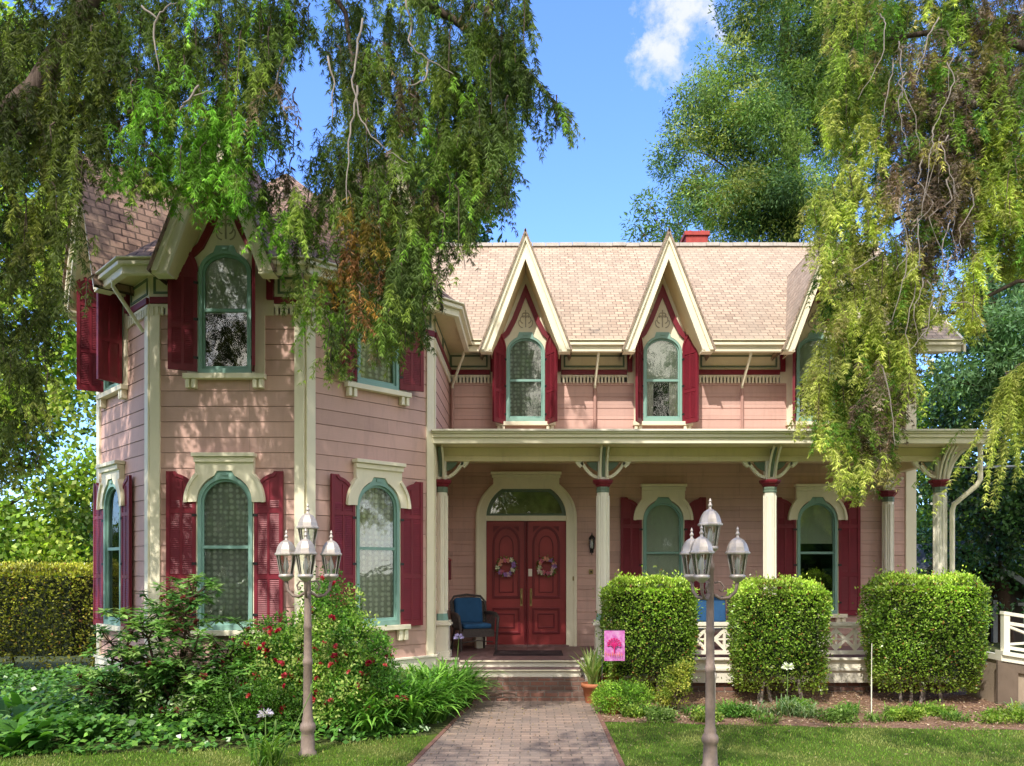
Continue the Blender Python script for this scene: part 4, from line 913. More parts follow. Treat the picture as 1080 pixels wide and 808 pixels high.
# ================================================================== PLANTS
def hedge(x0, x1, y0, y1, z1, label, n, seed, taper=.1, pal=None, group=None, leaf=.043, stem=True, name='clipped_hedge', yellow=.35):
    o = thing(name, label, 'hedge', ((x0 + x1) / 2, (y0 + y1) / 2, 0), 0, group); r = np.random.default_rng(seed)
    hx, hy = (x1 - x0) / 2, (y1 - y0) / 2; zb = .18
    A = [(2 * hx * 2 * hy, 't'), (2 * hx * z1, 'f'), (2 * hx * z1 * .4, 'b'), (2 * hy * z1, 'l'), (2 * hy * z1, 'r')]; tot = sum(a for a, _ in A); P = []; N = []
    for a, s in A:
        m = int(n * a / tot); u = r.uniform(-1, 1, m); v = r.uniform(0, 1, m)
        if s == 't': p = np.stack([u * hx, (v * 2 - 1) * hy, np.full(m, z1)], 1); nn = [0, 0, 1]
        elif s in 'fb': sg = -1 if s == 'f' else 1; p = np.stack([u * hx, np.full(m, sg * hy), zb + v * (z1 - zb)], 1); nn = [0, sg, 0]
        else: sg = -1 if s == 'l' else 1; p = np.stack([np.full(m, sg * hx), u * hy, zb + v * (z1 - zb)], 1); nn = [sg, 0, 0]
        P.append(p); N.append(np.tile(nn, (m, 1)))
    P = np.concatenate(P); N = np.concatenate(N).astype(float); m = len(P)
    q = P / [hx, hy, 1]; rad = np.maximum(abs(q[:, 0]), abs(q[:, 1]))
    # rounded top edge, narrower foot, soft lumps
    e = np.clip((rad - .72) / .28, 0, 1) * np.clip((P[:, 2] - (z1 - .25)) / .25, 0, 1); P[:, 2] -= .13 * e ** 2; P[:, :2] *= (1 - .07 * e ** 2)[:, None]
    f = np.clip(1 - P[:, 2] / (z1 * .62), 0, 1); P[:, :2] *= (1 - taper * f ** 1.3)[:, None]
    ph = r.uniform(0, 6, 6); lump = .026 * (np.sin(P[:, 0] * 7 + ph[0]) * np.sin(P[:, 2] * 6 + ph[1]) + np.sin(P[:, 1] * 8 + ph[2]) * np.sin(P[:, 2] * 9 + ph[3]) * .6 + .7 * np.sin(P[:, 0] * 13 + ph[4]) * np.sin(P[:, 2] * 15 + ph[5]))
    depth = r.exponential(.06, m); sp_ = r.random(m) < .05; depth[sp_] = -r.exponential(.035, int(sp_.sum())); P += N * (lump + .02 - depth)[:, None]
    d = N * .9 + unit(r.normal(size=(m, 3))) * .9 + [0, 0, .35]
    pal = pal or [(.22, .40, .04), (.33, .52, .07), (.12, .24, .03), (.48, .60, .14)]
    c = tints(m, pal, [4, 3, 3, 1.0]); top = np.clip((P[:, 2] / z1 - .55) / .45, 0, 1)[:, None]; c = c * (.75 + .5 * top) + top ** 3 * yellow * np.array([.38, .34, .03]); c *= (1 - .8 * np.clip(depth / .16, 0, .9))[:, None]  # sunlit tops painted lighter and yellower, inner leaves painted darker as shade
    br = r.random(m) < .03; c[br] = (.34, .17, .06)
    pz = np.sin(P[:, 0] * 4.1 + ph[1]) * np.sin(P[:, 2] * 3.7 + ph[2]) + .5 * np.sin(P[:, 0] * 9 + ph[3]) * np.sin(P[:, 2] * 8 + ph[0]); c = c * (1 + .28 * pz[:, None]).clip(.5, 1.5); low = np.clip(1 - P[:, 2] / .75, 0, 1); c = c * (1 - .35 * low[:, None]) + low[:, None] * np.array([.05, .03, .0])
    keep = r.random(m) > (.75 * low + .35 * np.clip(-pz - .5, 0, 1)); P = P[keep]; d = d[keep]; c = c[keep]; m = len(P)
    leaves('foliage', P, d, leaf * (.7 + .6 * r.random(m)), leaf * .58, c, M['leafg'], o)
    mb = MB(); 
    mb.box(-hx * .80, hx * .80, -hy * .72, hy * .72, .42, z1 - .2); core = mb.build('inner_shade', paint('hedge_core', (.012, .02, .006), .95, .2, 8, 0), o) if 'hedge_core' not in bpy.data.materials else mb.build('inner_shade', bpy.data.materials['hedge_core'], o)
    if stem:
        mb = MB()
        for k in range(5 if hx < .8 else 8):
            x = random.uniform(-hx * .65, hx * .65); y = random.uniform(-hy * .6, hy * .2); limb(mb, (x, y, -.05), (x + random.uniform(-.15, .15), y, .7), .028, .016, 0, .15, 5)
        mb.build('stem', M['barkg'], o)
    return o
G = 'clipped green hedges in front of the porch railing'
hedge(1.13, 2.42, 11.66, 12.45, 1.83, 'clipped green hedge beside the steps and the pink garden flag', 27000, 1, group=G, taper=.17)
hedge(3.10, 4.36, 11.66, 12.45, 1.80, 'middle one of the three clipped green hedges', 27000, 2, group=G, taper=.12)
hedge(5.16, 6.68, 11.62, 12.45, 1.86, 'widest clipped green hedge, beside the ramp at the far right', 32000, 3, group=G, taper=.20)
hedge(-12.5, -7.85, 14.2, 15.6, 2.05, 'long shaded olive green hedge beyond the left side of the house', 26000, 4, pal=[(.28, .32, .04), (.36, .38, .06), (.10, .13, .02), (.5, .45, .08)], taper=0, leaf=.06, name='tall_hedge')
def strap(name, label, cat, x, y, n, L, w, pal, group=None, spread=.15, up=1.0, blooms=(), z=0, mat='leaf', droop=1.0):
    o = thing(name, label, cat, (x, y, z), 0, group); V = []; Fc = []; C = []
    for i in range(n):
        a = random.uniform(0, 2 * PI); l = L * random.uniform(.55, 1.1); r0 = spread * math.sqrt(random.random()); a0 = random.uniform(0, 2 * PI)
        b = Vector((r0 * math.cos(a0), r0 * math.sin(a0), 0)); el = R(random.uniform(48, 88)) * up; dirh = Vector((math.cos(a), math.sin(a), 0)); sd = Vector((-math.sin(a), math.cos(a), 0)); p = b.copy(); k = 7; pts = []
        for j in range(k + 1):
            t = j / k; ww = w * (.55 + .9 * t if t < .45 else 1.35 * (1 - t) ** .6) * .75; pts += [p + sd * ww / 2, p - sd * ww / 2]
            p = p + (dirh * math.cos(el) + Vector((0, 0, 1)) * math.sin(el)) * l / k; el -= R(random.uniform(12, 26)) * droop * (.3 + t * 1.1)
            if p.z < .015: p.z = .015
        bi = len(V); V += [tuple(v) for v in pts]; Fc += [(bi + 2 * j, bi + 2 * j + 1, bi + 2 * j + 3, bi + 2 * j + 2) for j in range(k)]
        c = np.array(random.choice(pal)) * random.uniform(.7, 1.3); C += [np.append(c * (.7 + .5 * (q // 2) / k), 1) for q in range(len(pts))]
    me = bpy.data.meshes.new('leaf_clump'); me.from_pydata(V, [], Fc); at = me.attributes.new('tint', 'FLOAT_COLOR', 'POINT'); at.data.foreach_set('color', np.array(C, np.float32).ravel()); me.materials.append(M[mat]); me.update(); link('foliage', me, o)
    for bx, by, bz, col, rad in blooms:
        mb = MB(); mb.tube([(bx * .3, by * .3, 0), (bx * .7, by * .7, bz * .6), (bx, by, bz)], [.008, .006, .005], 6); mb.build('flower_stem', M['stemg'], o)
        if rad:
            m = 60; u = sph(m); u[:, 2] = np.abs(u[:, 2]) * .9 - .25; leaves('flower_head', np.array([bx, by, bz]) + u * rad * .45, u + .3 * sph(m), rad * .75, rad * .30, tints(m, [col], var=.12), M['petal'], o)
        else:
            q = MB(); q.lathe([(.004, -.01), (.014, .02), (.012, .05), (.002, .08)], (bx, by, bz), 8); q.build('flower_bud', M['stemg'], o)
    return o
M['stemg'] = paint('green_stem', (.13, .22, .05), .6, .15, 6, 0)
GR = [(.12, .30, .04), (.08, .21, .03), (.20, .40, .06)]; GRL = [(.14, .26, .04), (.20, .32, .06), (.08, .18, .03)]; SIL = [(.22, .32, .15), (.30, .38, .20), (.12, .22, .08)]
# agapanthus bank right of the bay, by the steps
k = 0
bank = [(-2.35, 10.05), (-2.0, 10.35), (-1.6, 10.6), (-1.35, 10.95), (-1.2, 11.35), (-1.9, 10.9), (-2.5, 10.6), (-1.55, 11.3), (-2.2, 11.2), (-1.15, 11.7), (-2.0, 9.7), (-1.62, 10.05), (-1.38, 10.5)]
bl = ['nearest clump of strappy leaves below the right side of the rose bush', 'strappy clump just behind the nearest one of the bank left of the path', 'strappy clump touching the left edge of the brick path', 'strappy clump beside the path, one short of the brick steps', 'strappy clump at the left end of the brick steps', 'strappy clump in the middle of the bank left of the steps', 'strappy clump right behind the rose bush foot', 'strappy clump below the left end of the porch skirt', 'rearmost strappy clump under the white corner board', 'strappy clump with a lilac bloom under the left porch column', 'front strappy clump at the edge of the left lawn', 'strappy clump just right of the front one by the left lawn', 'strappy clump spilling over the left path edging halfway along the bank']
for i, (x, y) in enumerate(bank):
    strap('strappy_clump', bl[i], 'plant', x, y, 360, .88 if i % 2 else .78, .056, GR, 'strappy leaved clumps between the rose bush and the steps', .26, 1, [(.1, -.1, 1.0, (.42, .36, .72), .07)] if i == 9 else (), mat='leafg')
strap('agapanthus', 'agapanthus with pale lilac flower head in front of the left lamp post', 'plant', -2.68, 8.05, 60, .52, .032, GRL, None, .14, 1.05, [(-.02, .05, .52, (.62, .56, .78), .075), (.42, .15, .74, 0, 0), (-.40, .1, .66, 0, 0), (.10, .0, .40, 0, 0)])
strap('agapanthus', 'agapanthus with one white flower head before the middle clipped hedge', 'plant', 3.48, 10.85, 70, .42, .028, SIL, None, .16, .95, [(.02, 0, .66, (.80, .82, .78), .08)])
small = [('silver green clump of narrow leaves right of the white agapanthus', 3.75, 10.75, .30, SIL, 120), ('silver green clump of narrow leaves left of the white agapanthus', 3.15, 10.9, .26, SIL, 100), ('green clump of narrow leaves below the gap between the last two hedges', 4.35, 11.0, .28, GR, 90),
         ('bright green tuft at the foot of the thin white stake', 4.55, 10.45, .20, GRL, 80), ('low yellow green tuft in front of the middle hedge', 3.05, 10.35, .2, GRL, 80), ('low green tuft under the left edge of the widest hedge', 5.0, 10.9, .24, GRL, 80), ('yellow green tuft before the stems of the widest hedge', 5.6, 10.5, .22, GRL, 90),
         ('pale tuft of leaves beneath the ramp trim', 6.6, 10.7, .34, SIL, 90), ('bright green tuft at the far right edge of the bed', 6.9, 10.3, .28, GRL, 110), ('tuft of green leaves behind the right lamp post', 2.25, 10.9, .24, GR, 90), ('small pale tuft left of the right lamp post', 1.75, 10.8, .22, SIL, 70), ('narrow green tuft right of the right lamp post', 2.75, 11.1, .30, GR, 80)]
for lb, x, y, l, pal, n in small: strap('bedding_plant', lb, 'plant', x, y, n, l, .022, pal, 'small plants edging the mulch bed', .17, .9)
def bush(name, label, cat, x, y, lobes, n, leaf, w, pal, mat='leaf', group=None, per=90, cr=(.12, .22), stems=6, hang=.1, bk='bark', zst=.15, flat=.9):
    o = thing(name, label, cat, (x, y, 0), 0, group); lob = np.array(lobes, float); vol = lob[:, 3] * lob[:, 4] * lob[:, 5]; nc = n // per; k = rng.choice(len(lob), nc, p=vol / vol.sum())
    cen = lob[k, :3] + sph(nc) * rng.random((nc, 1)) ** .35 * lob[k, 3:]; cen[:, 2] = np.maximum(cen[:, 2], .05); P, D, L, W, C = clumps(cen, rng.uniform(cr[0], cr[1], nc), per, leaf, w, pal, hang, .3, .4, flat)
    kk = P[:, 2] > .01; leaves('foliage', P[kk], D[kk], L[kk], W[kk], C[kk], M[mat], o)
    if stems:
        mb = MB()
        for i in rng.choice(nc, min(nc, stems), replace=False): limb(mb, (random.uniform(-.12, .12), random.uniform(-.1, .1), -.03), cen[i], .018, .005, -.08, .15, 6)
        mb.build('stem', M[bk], o)
    return o, cen
# red flowering rose bush
o, cen = bush('rose_bush', 'large bush covered with small red flowers behind the left lamp post', 'bush', -2.62, 10.0, [(0, 0, .75, .85, .5, .7), (.30, -.05, .95, .50, .45, .5), (-.45, .1, 1.0, .40, .4, .50), (.1, .15, 1.45, .38, .3, .40), (-.05, .2, 1.75, .18, .2, .22), (.35, -.3, .4, .6, .4, .4), (-.5, -.2, .45, .5, .4, .4), (-.85, .0, .75, .35, .35, .4), (.65, -.1, .5, .35, .35, .4)], 52000, .045, .026, [(.11, .25, .04), (.21, .37, .06), (.38, .48, .13), (.07, .17, .03)], per=80, cr=(.10, .2), stems=26)
def blossom(name, cols, r, seed):
    m = 34; u = sph(m); u[:, 2] = np.abs(u[:, 2]); oo = leaves(name, u * r * .2, u + .35 * sph(m), r, r * .8, tints(m, cols, var=.2), M['petal']); return oo
proto = blossom('blossom', [(.42, .012, .05), (.55, .04, .10), (.30, .01, .04)], .035, 1); proto.parent = o
proto2 = blossom('blossom', [(.60, .10, .12), (.72, .25, .22), (.5, .03, .08)], .032, 2); proto2.parent = o
cf = [c for c in cen if c[1] < .15]
def place_bl(b, root, cen, cnt, r=.21, scl=(.85, 1.5)):
    for i in range(cnt):
        c = Vector(random.choice(cen)); d = Vector((random.uniform(-.9, .9), -1, random.uniform(-.3, .9))).normalized(); bb = b[i % len(b)]
        if i >= len(b): bb = bb.copy(); COL.objects.link(bb); bb.parent = root
        bb.location = c + d * r; bb.rotation_euler = (R(random.uniform(30, 100)), R(random.uniform(-30, 30)), R(random.uniform(0, 360))); s = random.uniform(*scl); bb.scale = (s, s, s)
place_bl([proto, proto2], o, cf, 96)
# rhododendron: open branching with whorled leaves
o = thing('rhododendron', 'open rhododendron with whorled leaves and faded red blooms below the left bay window', 'shrub', (-4.35, 9.9, 0))
mb = MB(); tips = []
for i in range(13):
    a = R(180 * i / 12 + random.uniform(-12, 12)); ln = random.uniform(.7, 1.25); b = Vector((ln * 1.05 * math.cos(a), random.uniform(-.45, .35), .45 + ln * .95 * abs(math.sin(a)) + random.uniform(-.15, .1)))
    if b.x > .55: b.z += .12
    pts = limb(mb, (random.uniform(-.15, .15), 0, 0), b, .024, .011, -.10, .14, 6)
    for j in range(34):
        s_ = random.choice(pts[2:]); t_ = s_ + Vector((random.uniform(-.32, .32), random.uniform(-.3, .25), random.uniform(-.10, .28))); mb.tube([s_, s_.lerp(t_, .5) + Vector((0, 0, -.02)), t_], [.008, .006, .004], 5); tips.append(t_)
mb.build('stem', M['bark'], o)
P = []; D = []; L_ = []; C = []; S = []
for t_ in tips:
    c0 = np.array(random.choice([(.11, .26, .06), (.18, .36, .08), (.07, .18, .045), (.30, .46, .14)])); m = random.randint(9, 13)
    for lay in range(2):
        for j in range(m):
            a = 2 * PI * j / m + random.uniform(-.2, .2); P.append(np.array(t_) - [0, 0, .03 * lay]); D.append([math.cos(a), math.sin(a), random.uniform(-.35, .45) - .3 * lay]); L_.append(random.uniform(.085, .15)); C.append(c0 * random.uniform(.75, 1.3)); S.append([0, 0, 1])
        m = int(m * .8)
S = np.array(S, float) + .25 * rng.normal(size=(len(S), 3))
leaves('foliage', np.array(P), np.array(D), np.array(L_), np.array(L_) * .33, np.array(C), M['leafg'], o, side=S)
b = blossom('blossom', [(.22, .05, .05), (.34, .10, .09), (.16, .05, .04)], .04, 3); b.parent = o; place_bl([b], o, [t for t in tips if t.y < .1], 42, .02, (.7, 1.2))
# other shrubs on the left
bush('boxwood_mound', 'low rounded green shrub between the rhododendron and the left lamp post', 'shrub', -3.35, 9.45, [(0, 0, .42, .42, .35, .36), (.35, .1, .40, .3, .3, .3), (-.4, .1, .38, .35, .3, .32)], 11000, .032, .018, [(.07, .17, .02), (.11, .23, .03), (.05, .12, .015)], per=70, cr=(.08, .15), stems=5)
bush('dark_shrub', 'dark leafy shrub under the rhododendron with small pale flowers', 'shrub', -4.9, 10.0, [(0, 0, .35, .7, .4, .35), (.9, -.1, .3, .5, .3, .28)], 9000, .06, .032, [(.05, .13, .03), (.08, .18, .03), (.03, .07, .02), (.4, .5, .25)], 'leafg', per=60, cr=(.1, .18), stems=6)
for lb, x, y, s_ in (('broad leaved dock plant at the lower left corner', -5.55, 8.75, 1.1), ('broad leaved plant with arching leaves left of the ivy', -6.1, 9.5, 1.0), ('broad leaved plant at the left edge below the tall hedge', -6.7, 10.6, 1.0), ('broad leaved plant between the dock plant and the dark shrub', -5.1, 9.35, .8)):
    strap('broad_leaved_plant', lb, 'plant', x, y, 44, .62 * s_, .17 * s_, [(.09, .23, .04), (.14, .30, .06), (.06, .17, .035)], 'broad leaved plants at the lower left', .25, .8, droop=.8)
# ivy ground cover
n = 40000; x = rng.uniform(-11, -1.3, n); y = rng.uniform(8.35, 14.2, n); kk_ = (y < 12.2) | (x < -6.9); x = x[kk_]; y = y[kk_]; n = len(x); lim = np.interp(x, [-8.6, -5.6, -3.6, -2.2, -1.0], [8.3, 8.45, 8.85, 9.15, 9.85]); k = (y > lim + .08 * np.sin(x * 7) + .06 * rng.normal(size=n)); x = x[k]; y = y[k]; n = len(x)
hz = .10 + .10 * np.sin(x * 2.1 + y * 1.3) ** 2 + .07 * np.sin(x * 5.3) * np.sin(y * 4.7) + .10 * rng.random(n); hz *= np.clip((y - lim[k]) / .3, .25, 1)
tag(leaves('ivy', np.stack([x, y, np.maximum(.01, hz)], 1), np.stack([rng.normal(size=n), rng.normal(size=n) - .3, rng.normal(size=n) * .35], 1), .055 + .04 * rng.random(n), .055 + .03 * rng.random(n), tints(n, [(.10, .25, .04), (.07, .19, .03), (.19, .38, .06), (.04, .10, .02)], [4, 4, 2, 2]), M['leafg'], None, side=np.stack([.45 * rng.normal(size=n), .45 * rng.normal(size=n) - .5, np.ones(n)], 1)), 'dark green ivy covering the bed below the bay', 'ivy', kind='stuff')
# potted plants and flag by the steps
def pot(x, y, r, h, label, z=0):
    o = thing('potted_plant', label, 'plant pot', (x, y, z)); mb = MB(); mb.lathe([(r * .68, 0), (r * .95, h * .8), (r * 1.08, h * .8), (r * 1.08, h), (r * .93, h), (r * .9, h * .88)], n=24); mb.build('pot', M['terra'], o)
    mb = MB(); mb.lathe([(r * .9, h * .86), (.01, h * .9)], n=16); mb.build('potting_soil', M['mulch'], o); return o
def move_to(src, o, z):
    for ch in [c for c in bpy.data.objects if c.parent == src]: ch.parent = o; ch.location.z += z
    bpy.data.objects.remove(src)
a = pot(.93, 11.88, .17, .30, 'terracotta pot with a spiky pale green plant at the right end of the steps', .0)
move_to(strap('x', 'x', 'x', 0, 0, 60, .62, .05, [(.28, .38, .12), (.20, .32, .08), (.36, .42, .16)], None, .07, 1.06, droop=.45), a, .27)
a = pot(1.18, 12.28, .19, .42, 'terracotta pot half hidden behind the spiky potted plant', .0)
move_to(strap('x', 'x', 'x', 0, 0, 70, .5, .05, GR, None, .1, .9), a, .38)
a = pot(1.14, 11.05, .15, .24, 'terracotta pot overgrown by a bushy yellow green fern beside the path')
q, _ = bush('x', 'x', 'x', 0, 0, [(0, 0, .24, .24, .22, .18), (.22, .0, .26, .2, .18, .16), (-.08, -.1, .22, .22, .15, .18), (.36, .05, .2, .16, .15, .2)], 9000, .045, .011, [(.16, .32, .03), (.24, .38, .05), (.10, .24, .03)], per=60, cr=(.06, .12), stems=5); move_to(q, a, 0)
bush('yellow_shrub', 'loose yellow green shrub at the foot of the first clipped hedge', 'shrub', 1.98, 11.15, [(0, 0, .35, .2, .15, .32), (.12, .05, .6, .15, .12, .2), (-.15, 0, .15, .2, .15, .12)], 3600, .034, .022, [(.30, .34, .05), (.40, .40, .08), (.18, .26, .04)], per=30, cr=(.05, .1), stems=9)
for i, (lb, x, y, w, pal) in enumerate((('sprawling low yellow green plant below the first hedge', 1.45, 10.75, .25, [(.22, .32, .05), (.12, .24, .04)]), ('low leafy ground plant at the right edge of the bed', 6.2, 10.35, .45, [(.14, .26, .03), (.22, .32, .05)]), ('low green leafy plant between the right lamp post and the middle hedge', 2.75, 10.75, .28, [(.08, .20, .03), (.14, .26, .05)]), ('pale leafy ground plant below the middle hedge', 4.0, 10.4, .25, [(.2, .3, .08), (.12, .22, .04)]),
        ('spreading yellow green plant just right of the thin white stake', 4.95, 10.5, .24, [(.28, .38, .06), (.16, .28, .04)]), ('low bright plant in front of the left half of the widest hedge', 5.45, 10.85, .3, [(.16, .3, .04), (.24, .36, .06)]), ('wide yellow green mat of leaves before the ramp', 6.75, 10.75, .42, [(.26, .38, .05), (.34, .42, .08)]),
        ('small leafy mound right beside the white agapanthus stem', 3.75, 11.2, .24, [(.12, .26, .04), (.2, .34, .06)]), ('pale leafy mound left of the stem of the right lamp post', 1.72, 10.45, .2, [(.24, .34, .1), (.14, .24, .05)]), ('low plant at the lawn edge before the right lamp post', 2.3, 10.45, .2, [(.3, .36, .08), (.18, .28, .05)]))):
    bush('low_plant', lb, 'plant', x, y, [(0, 0, .07, w, w * .5, .08)], 1500, .04, .022, pal, per=25, cr=(.04, .09), stems=0, group='small plants edging the mulch bed')
# dense weedy growth under the hedges so the feet are not bare
o = thing('garden_flag', 'bright pink garden flag with magenta tree on a thin stake by the first hedge', 'flag', (1.18, 11.3, 0), -3)
mb = MB(); mb.tube([(-.17, 0, 0), (-.17, 0, 1.14), (-.17, 0, 1.14)], .006, 6); mb.tube([(-.17, 0, 1.13), (.15, 0, 1.13)], .005, 6); mb.build('stake', M['black'], o)
t = NT('flag_cloth'); uv = t.n('ShaderNodeTexCoord').outputs['UV']; nz = t.noise(5, 3, .6, uv); bs = t.n('ShaderNodeBsdfPrincipled', Roughness=.8); t.l(t.ramp(nz, [(.3, (.55, .10, .45, 1)), (.5, (.70, .22, .60, 1)), (.7, (.80, .50, .78, 1))]), bs.inputs[0]); tl = t.n('ShaderNodeBsdfTranslucent'); tl.inputs[0].default_value = (.7, .2, .55, 1); mx = t.n('ShaderNodeMixShader'); mx.inputs[0].default_value = .3; t.l(bs.outputs[0], mx.inputs[1]); t.l(tl.outputs[0], mx.inputs[2]); t.l(mx.outputs[0], t.out.inputs[0])
mb = MB(); W_, H_ = .29, .43; nx = 14; ff = lambda x, z: .018 * math.sin(x * 22 + z * 3) * (1 - z / .45)
vs = []; uvs = []
for i in range(nx + 1):
    for j in range(9): x = W_ * i / nx - .14; z = 1.125 - H_ * (1 - j / 8); vs.append((x, ff(x, 1.125 - z if 0 else .45 * j / 8), z)); uvs.append((i / nx, j / 8))
mb.add(vs, [(i * 9 + j, (i + 1) * 9 + j, (i + 1) * 9 + j + 1, i * 9 + j + 1) for i in range(nx) for j in range(8)], True, uvs); fl = mb.build('flag_cloth', t.m, o)
mag = paint('magenta_print', (.50, .01, .14), .8, .1, 9, 0); ora = paint('orange_print', (.62, .16, .14), .8, .1, 9, 0)
mb = MB(); 
for a in range(9):
    th = R(-10 + 200 * a / 8); pts = [(0, .88)] + [(.085 * tt * math.cos(th), .88 + .05 + .10 * tt * math.sin(th) * .8) for tt in (.5, 1)]; mb.ribbon(pts, .012, -.024, -.0215); mb.prism([(pts[-1][0] + .018 * math.cos(2 * PI * k / 8), pts[-1][1] + .014 * math.sin(2 * PI * k / 8)) for k in range(8)], -.0245, -.022)
mb.ribbon([(0, .80), (0, .94)], .018, -.025, -.0225); mb.build('printed_tree', mag, fl)
mb = MB(); x = -.12
for hgt, wd in ((.07, .02), (.05, .014), (.05, .012), (.065, .018), (.05, .014), (.055, .02), (.065, .012), (.05, .016)):
    mb.ribbon([(x, .76), (x, .76 + hgt)], .009, -.024, -.0215); mb.ribbon([(x, .76 + hgt * .5), (x + wd, .76 + hgt * .5)], .008, -.0243, -.0218); x += .032
mb.build('printed_lettering', ora, fl)
mb = MB(); mb.tube([(0, 0, -.02), (0, 0, .52)], .008, 7); mb.tube([(0, 0, .52), (.005, 0, .98)], .005, 6); o = thing('marker_stake', 'thin white stake standing in the mulch between the last two hedges', 'stake', (4.66, 10.9, 0)); mb.build('rod', M['white'], o)
o = thing('marker_stake', 'short pale spotlight stake right of the right lamp post', 'stake', (2.62, 11.35, 0)); mb = MB(); mb.tube([(0, 0, 0), (0, 0, .42)], .012, 7); mb.lathe([(.02, .42), (.03, .5), (.005, .53)], n=10); mb.build('rod', M['metal'], o)
M['barkm'] = bark('brown_grey_bark', (.05, .035, .028), (.16, .12, .10), 8)
# ================================================================== WEEPING CONIFERS
def strands(starts, lens, leafl, leafw, pal, wts, droop=.85, step=.032, spread=.5, sway=.10, per=3, tint=None):
    P = []; D = []; L = []; C = []
    pal = np.array(pal, float); wts = np.array(wts, float) / sum(wts)
    for i, (s0, ln) in enumerate(zip(starts, lens)):
        n = max(4, int(ln / step)); t = (np.arange(n) + rng.random(n)) / n
        dr = np.array([rng.normal() * sway, rng.normal() * sway, 0]); b = rng.normal(size=3) * [.05, .05, 0]
        path = np.array(s0) + t[:, None] * dr * ln + (t ** 2)[:, None] * b + np.stack([0 * t, 0 * t, -t * ln], 1) + .012 * np.stack([np.sin(t * 9 + i), np.cos(t * 7 + i), 0 * t], 1)
        c0 = (pal[rng.choice(len(pal), p=wts)] if tint is None else np.array(tint(s0, pal, wts))) * (1 + .22 * rng.normal()).clip(.5, 1.6) if False else None
        base = (pal[rng.choice(len(pal), p=wts)] if tint is None else np.array(tint[i])) * float(np.clip(1 + .15 * rng.normal(), .5, 1.6))
        for k in range(per):
            a = rng.random(n) * 2 * PI; sp = spread * (.5 + rng.random(n)) * (1 - .35 * t)
            d = np.stack([np.cos(a) * sp, np.sin(a) * sp, -np.full(n, droop) + .25 * rng.normal(size=n)], 1)
            P.append(path); D.append(d); L.append(leafl * (.6 + .7 * rng.random(n)) * (1.05 - .4 * t)); C.append(base * (1 + .22 * rng.normal(size=(n, 1))).clip(.5, 1.6) * (.80 + .45 * t[:, None]))
        # thin hanging twig
        m = max(2, n // 3); tt = np.arange(m) / m; tp = np.array(s0) + tt[:, None] * dr * ln + (tt ** 2)[:, None] * b + np.stack([0 * tt, 0 * tt, -tt * ln], 1)
    P = np.concatenate(P); L = np.concatenate(L)
    return P, np.concatenate(D), L, leafw * (.7 + .6 * rng.random(len(L))), np.concatenate(C)
def W(px, py, Y): return np.array([(px - 560) / 840 * Y, Y, 2 + (600 - py) / 840 * Y])
def conifer(name, label, base, lowx, lowy, n, region, Yr, dens, lens, tintf, leafl, leafw, extra=(), limbs=(), **kw):
    """curtains of hanging sprays filling the crown volume above its uneven lower edge"""
    o = thing(name, label, 'tree', base); S = []; Ls = []; TT = []; k = 0
    while len(S) < n and k < n * 30:
        k += 1; px = random.uniform(region[0], region[1]); lo = np.interp(px, lowx, lowy)
        if lo < region[2]: continue
        py = random.uniform(region[2], lo)
        if random.random() > dens(px, py): continue
        Y = random.uniform(*Yr); ln = random.uniform(*lens); mp = (lo + random.gauss(0, 9) - py) / 840 * Y
        if mp < .12: continue
        ln = min(ln, mp); a0 = W(px, py, Y); tc_ = np.array(tintf(a0)) * random.choice([.6, .85, 1, 1.2, 1.5]); q0 = tuple(a0)
        for _ in range(5):
            S.append(a0 + np.array([rng.normal() * .085, rng.normal() * .085, rng.normal() * .07])); Ls.append(ln * random.uniform(.55, 1.0)); TT.append(tc_)
    for (pts, cnt, lr, Y) in extra:
        pts = np.array(pts, float)
        for i in range(cnt):
            t = random.random() * (len(pts) - 1); j = min(int(t), len(pts) - 2); p = pts[j] + (pts[j + 1] - pts[j]) * (t - j); S.append(W(p[0], p[1] + random.uniform(-3, 3), Y + random.uniform(-.25, .25))); Ls.append(random.uniform(*lr)); TT.append(tintf(S[-1]))
    P, D, L, Wd, C = strands(S, Ls, leafl, leafw, [(0, 0, 0)], [1], tint=TT, **kw)
    b = np.array(base); leaves('crown', P - b, D, L, Wd, C, M['needle'], o)
    mb = MB(T(-Vector(base)))
    for pts, r0, r1 in limbs:
        m = len(pts); Pn = [Vector(W(*p)) if len(p) == 3 and abs(p[0]) > 14 else Vector(p) for p in pts]
        mb.tube(Pn, [r0 + (r1 - r0) * i / (m - 1) for i in range(m)], 8)
    # hidden carrying twigs: short side shoots
    for i in range(0, len(S), 9):
        s = Vector(S[i]); mb.tube([s + Vector((random.uniform(-.06, .06), random.uniform(-.06, .06), .05)), s, s - Vector((random.uniform(-.05, .05), 0, min(.5, Ls[i])))], [.010, .007, .003], 4)
    mb.build('limbs', M['barkm'], o)
    return o, S
def in_el(px, py, cx, cy, rx, ry): return ((px - cx) / rx) ** 2 + ((py - cy) / ry) ** 2 < 1
LX = [-200, 0, 45, 62, 85, 105, 130, 165, 200, 232, 262, 285, 300, 318, 335, 352, 380, 400, 425, 445, 462, 480, 500, 530, 548, 560, 600]
LY = [560, 530, 470, 330, 205, 190, 205, 212, 200, 232, 212, 250, 330, 372, 385, 400, 356, 378, 388, 350, 310, 290, 240, 225, 120, 20, -60]
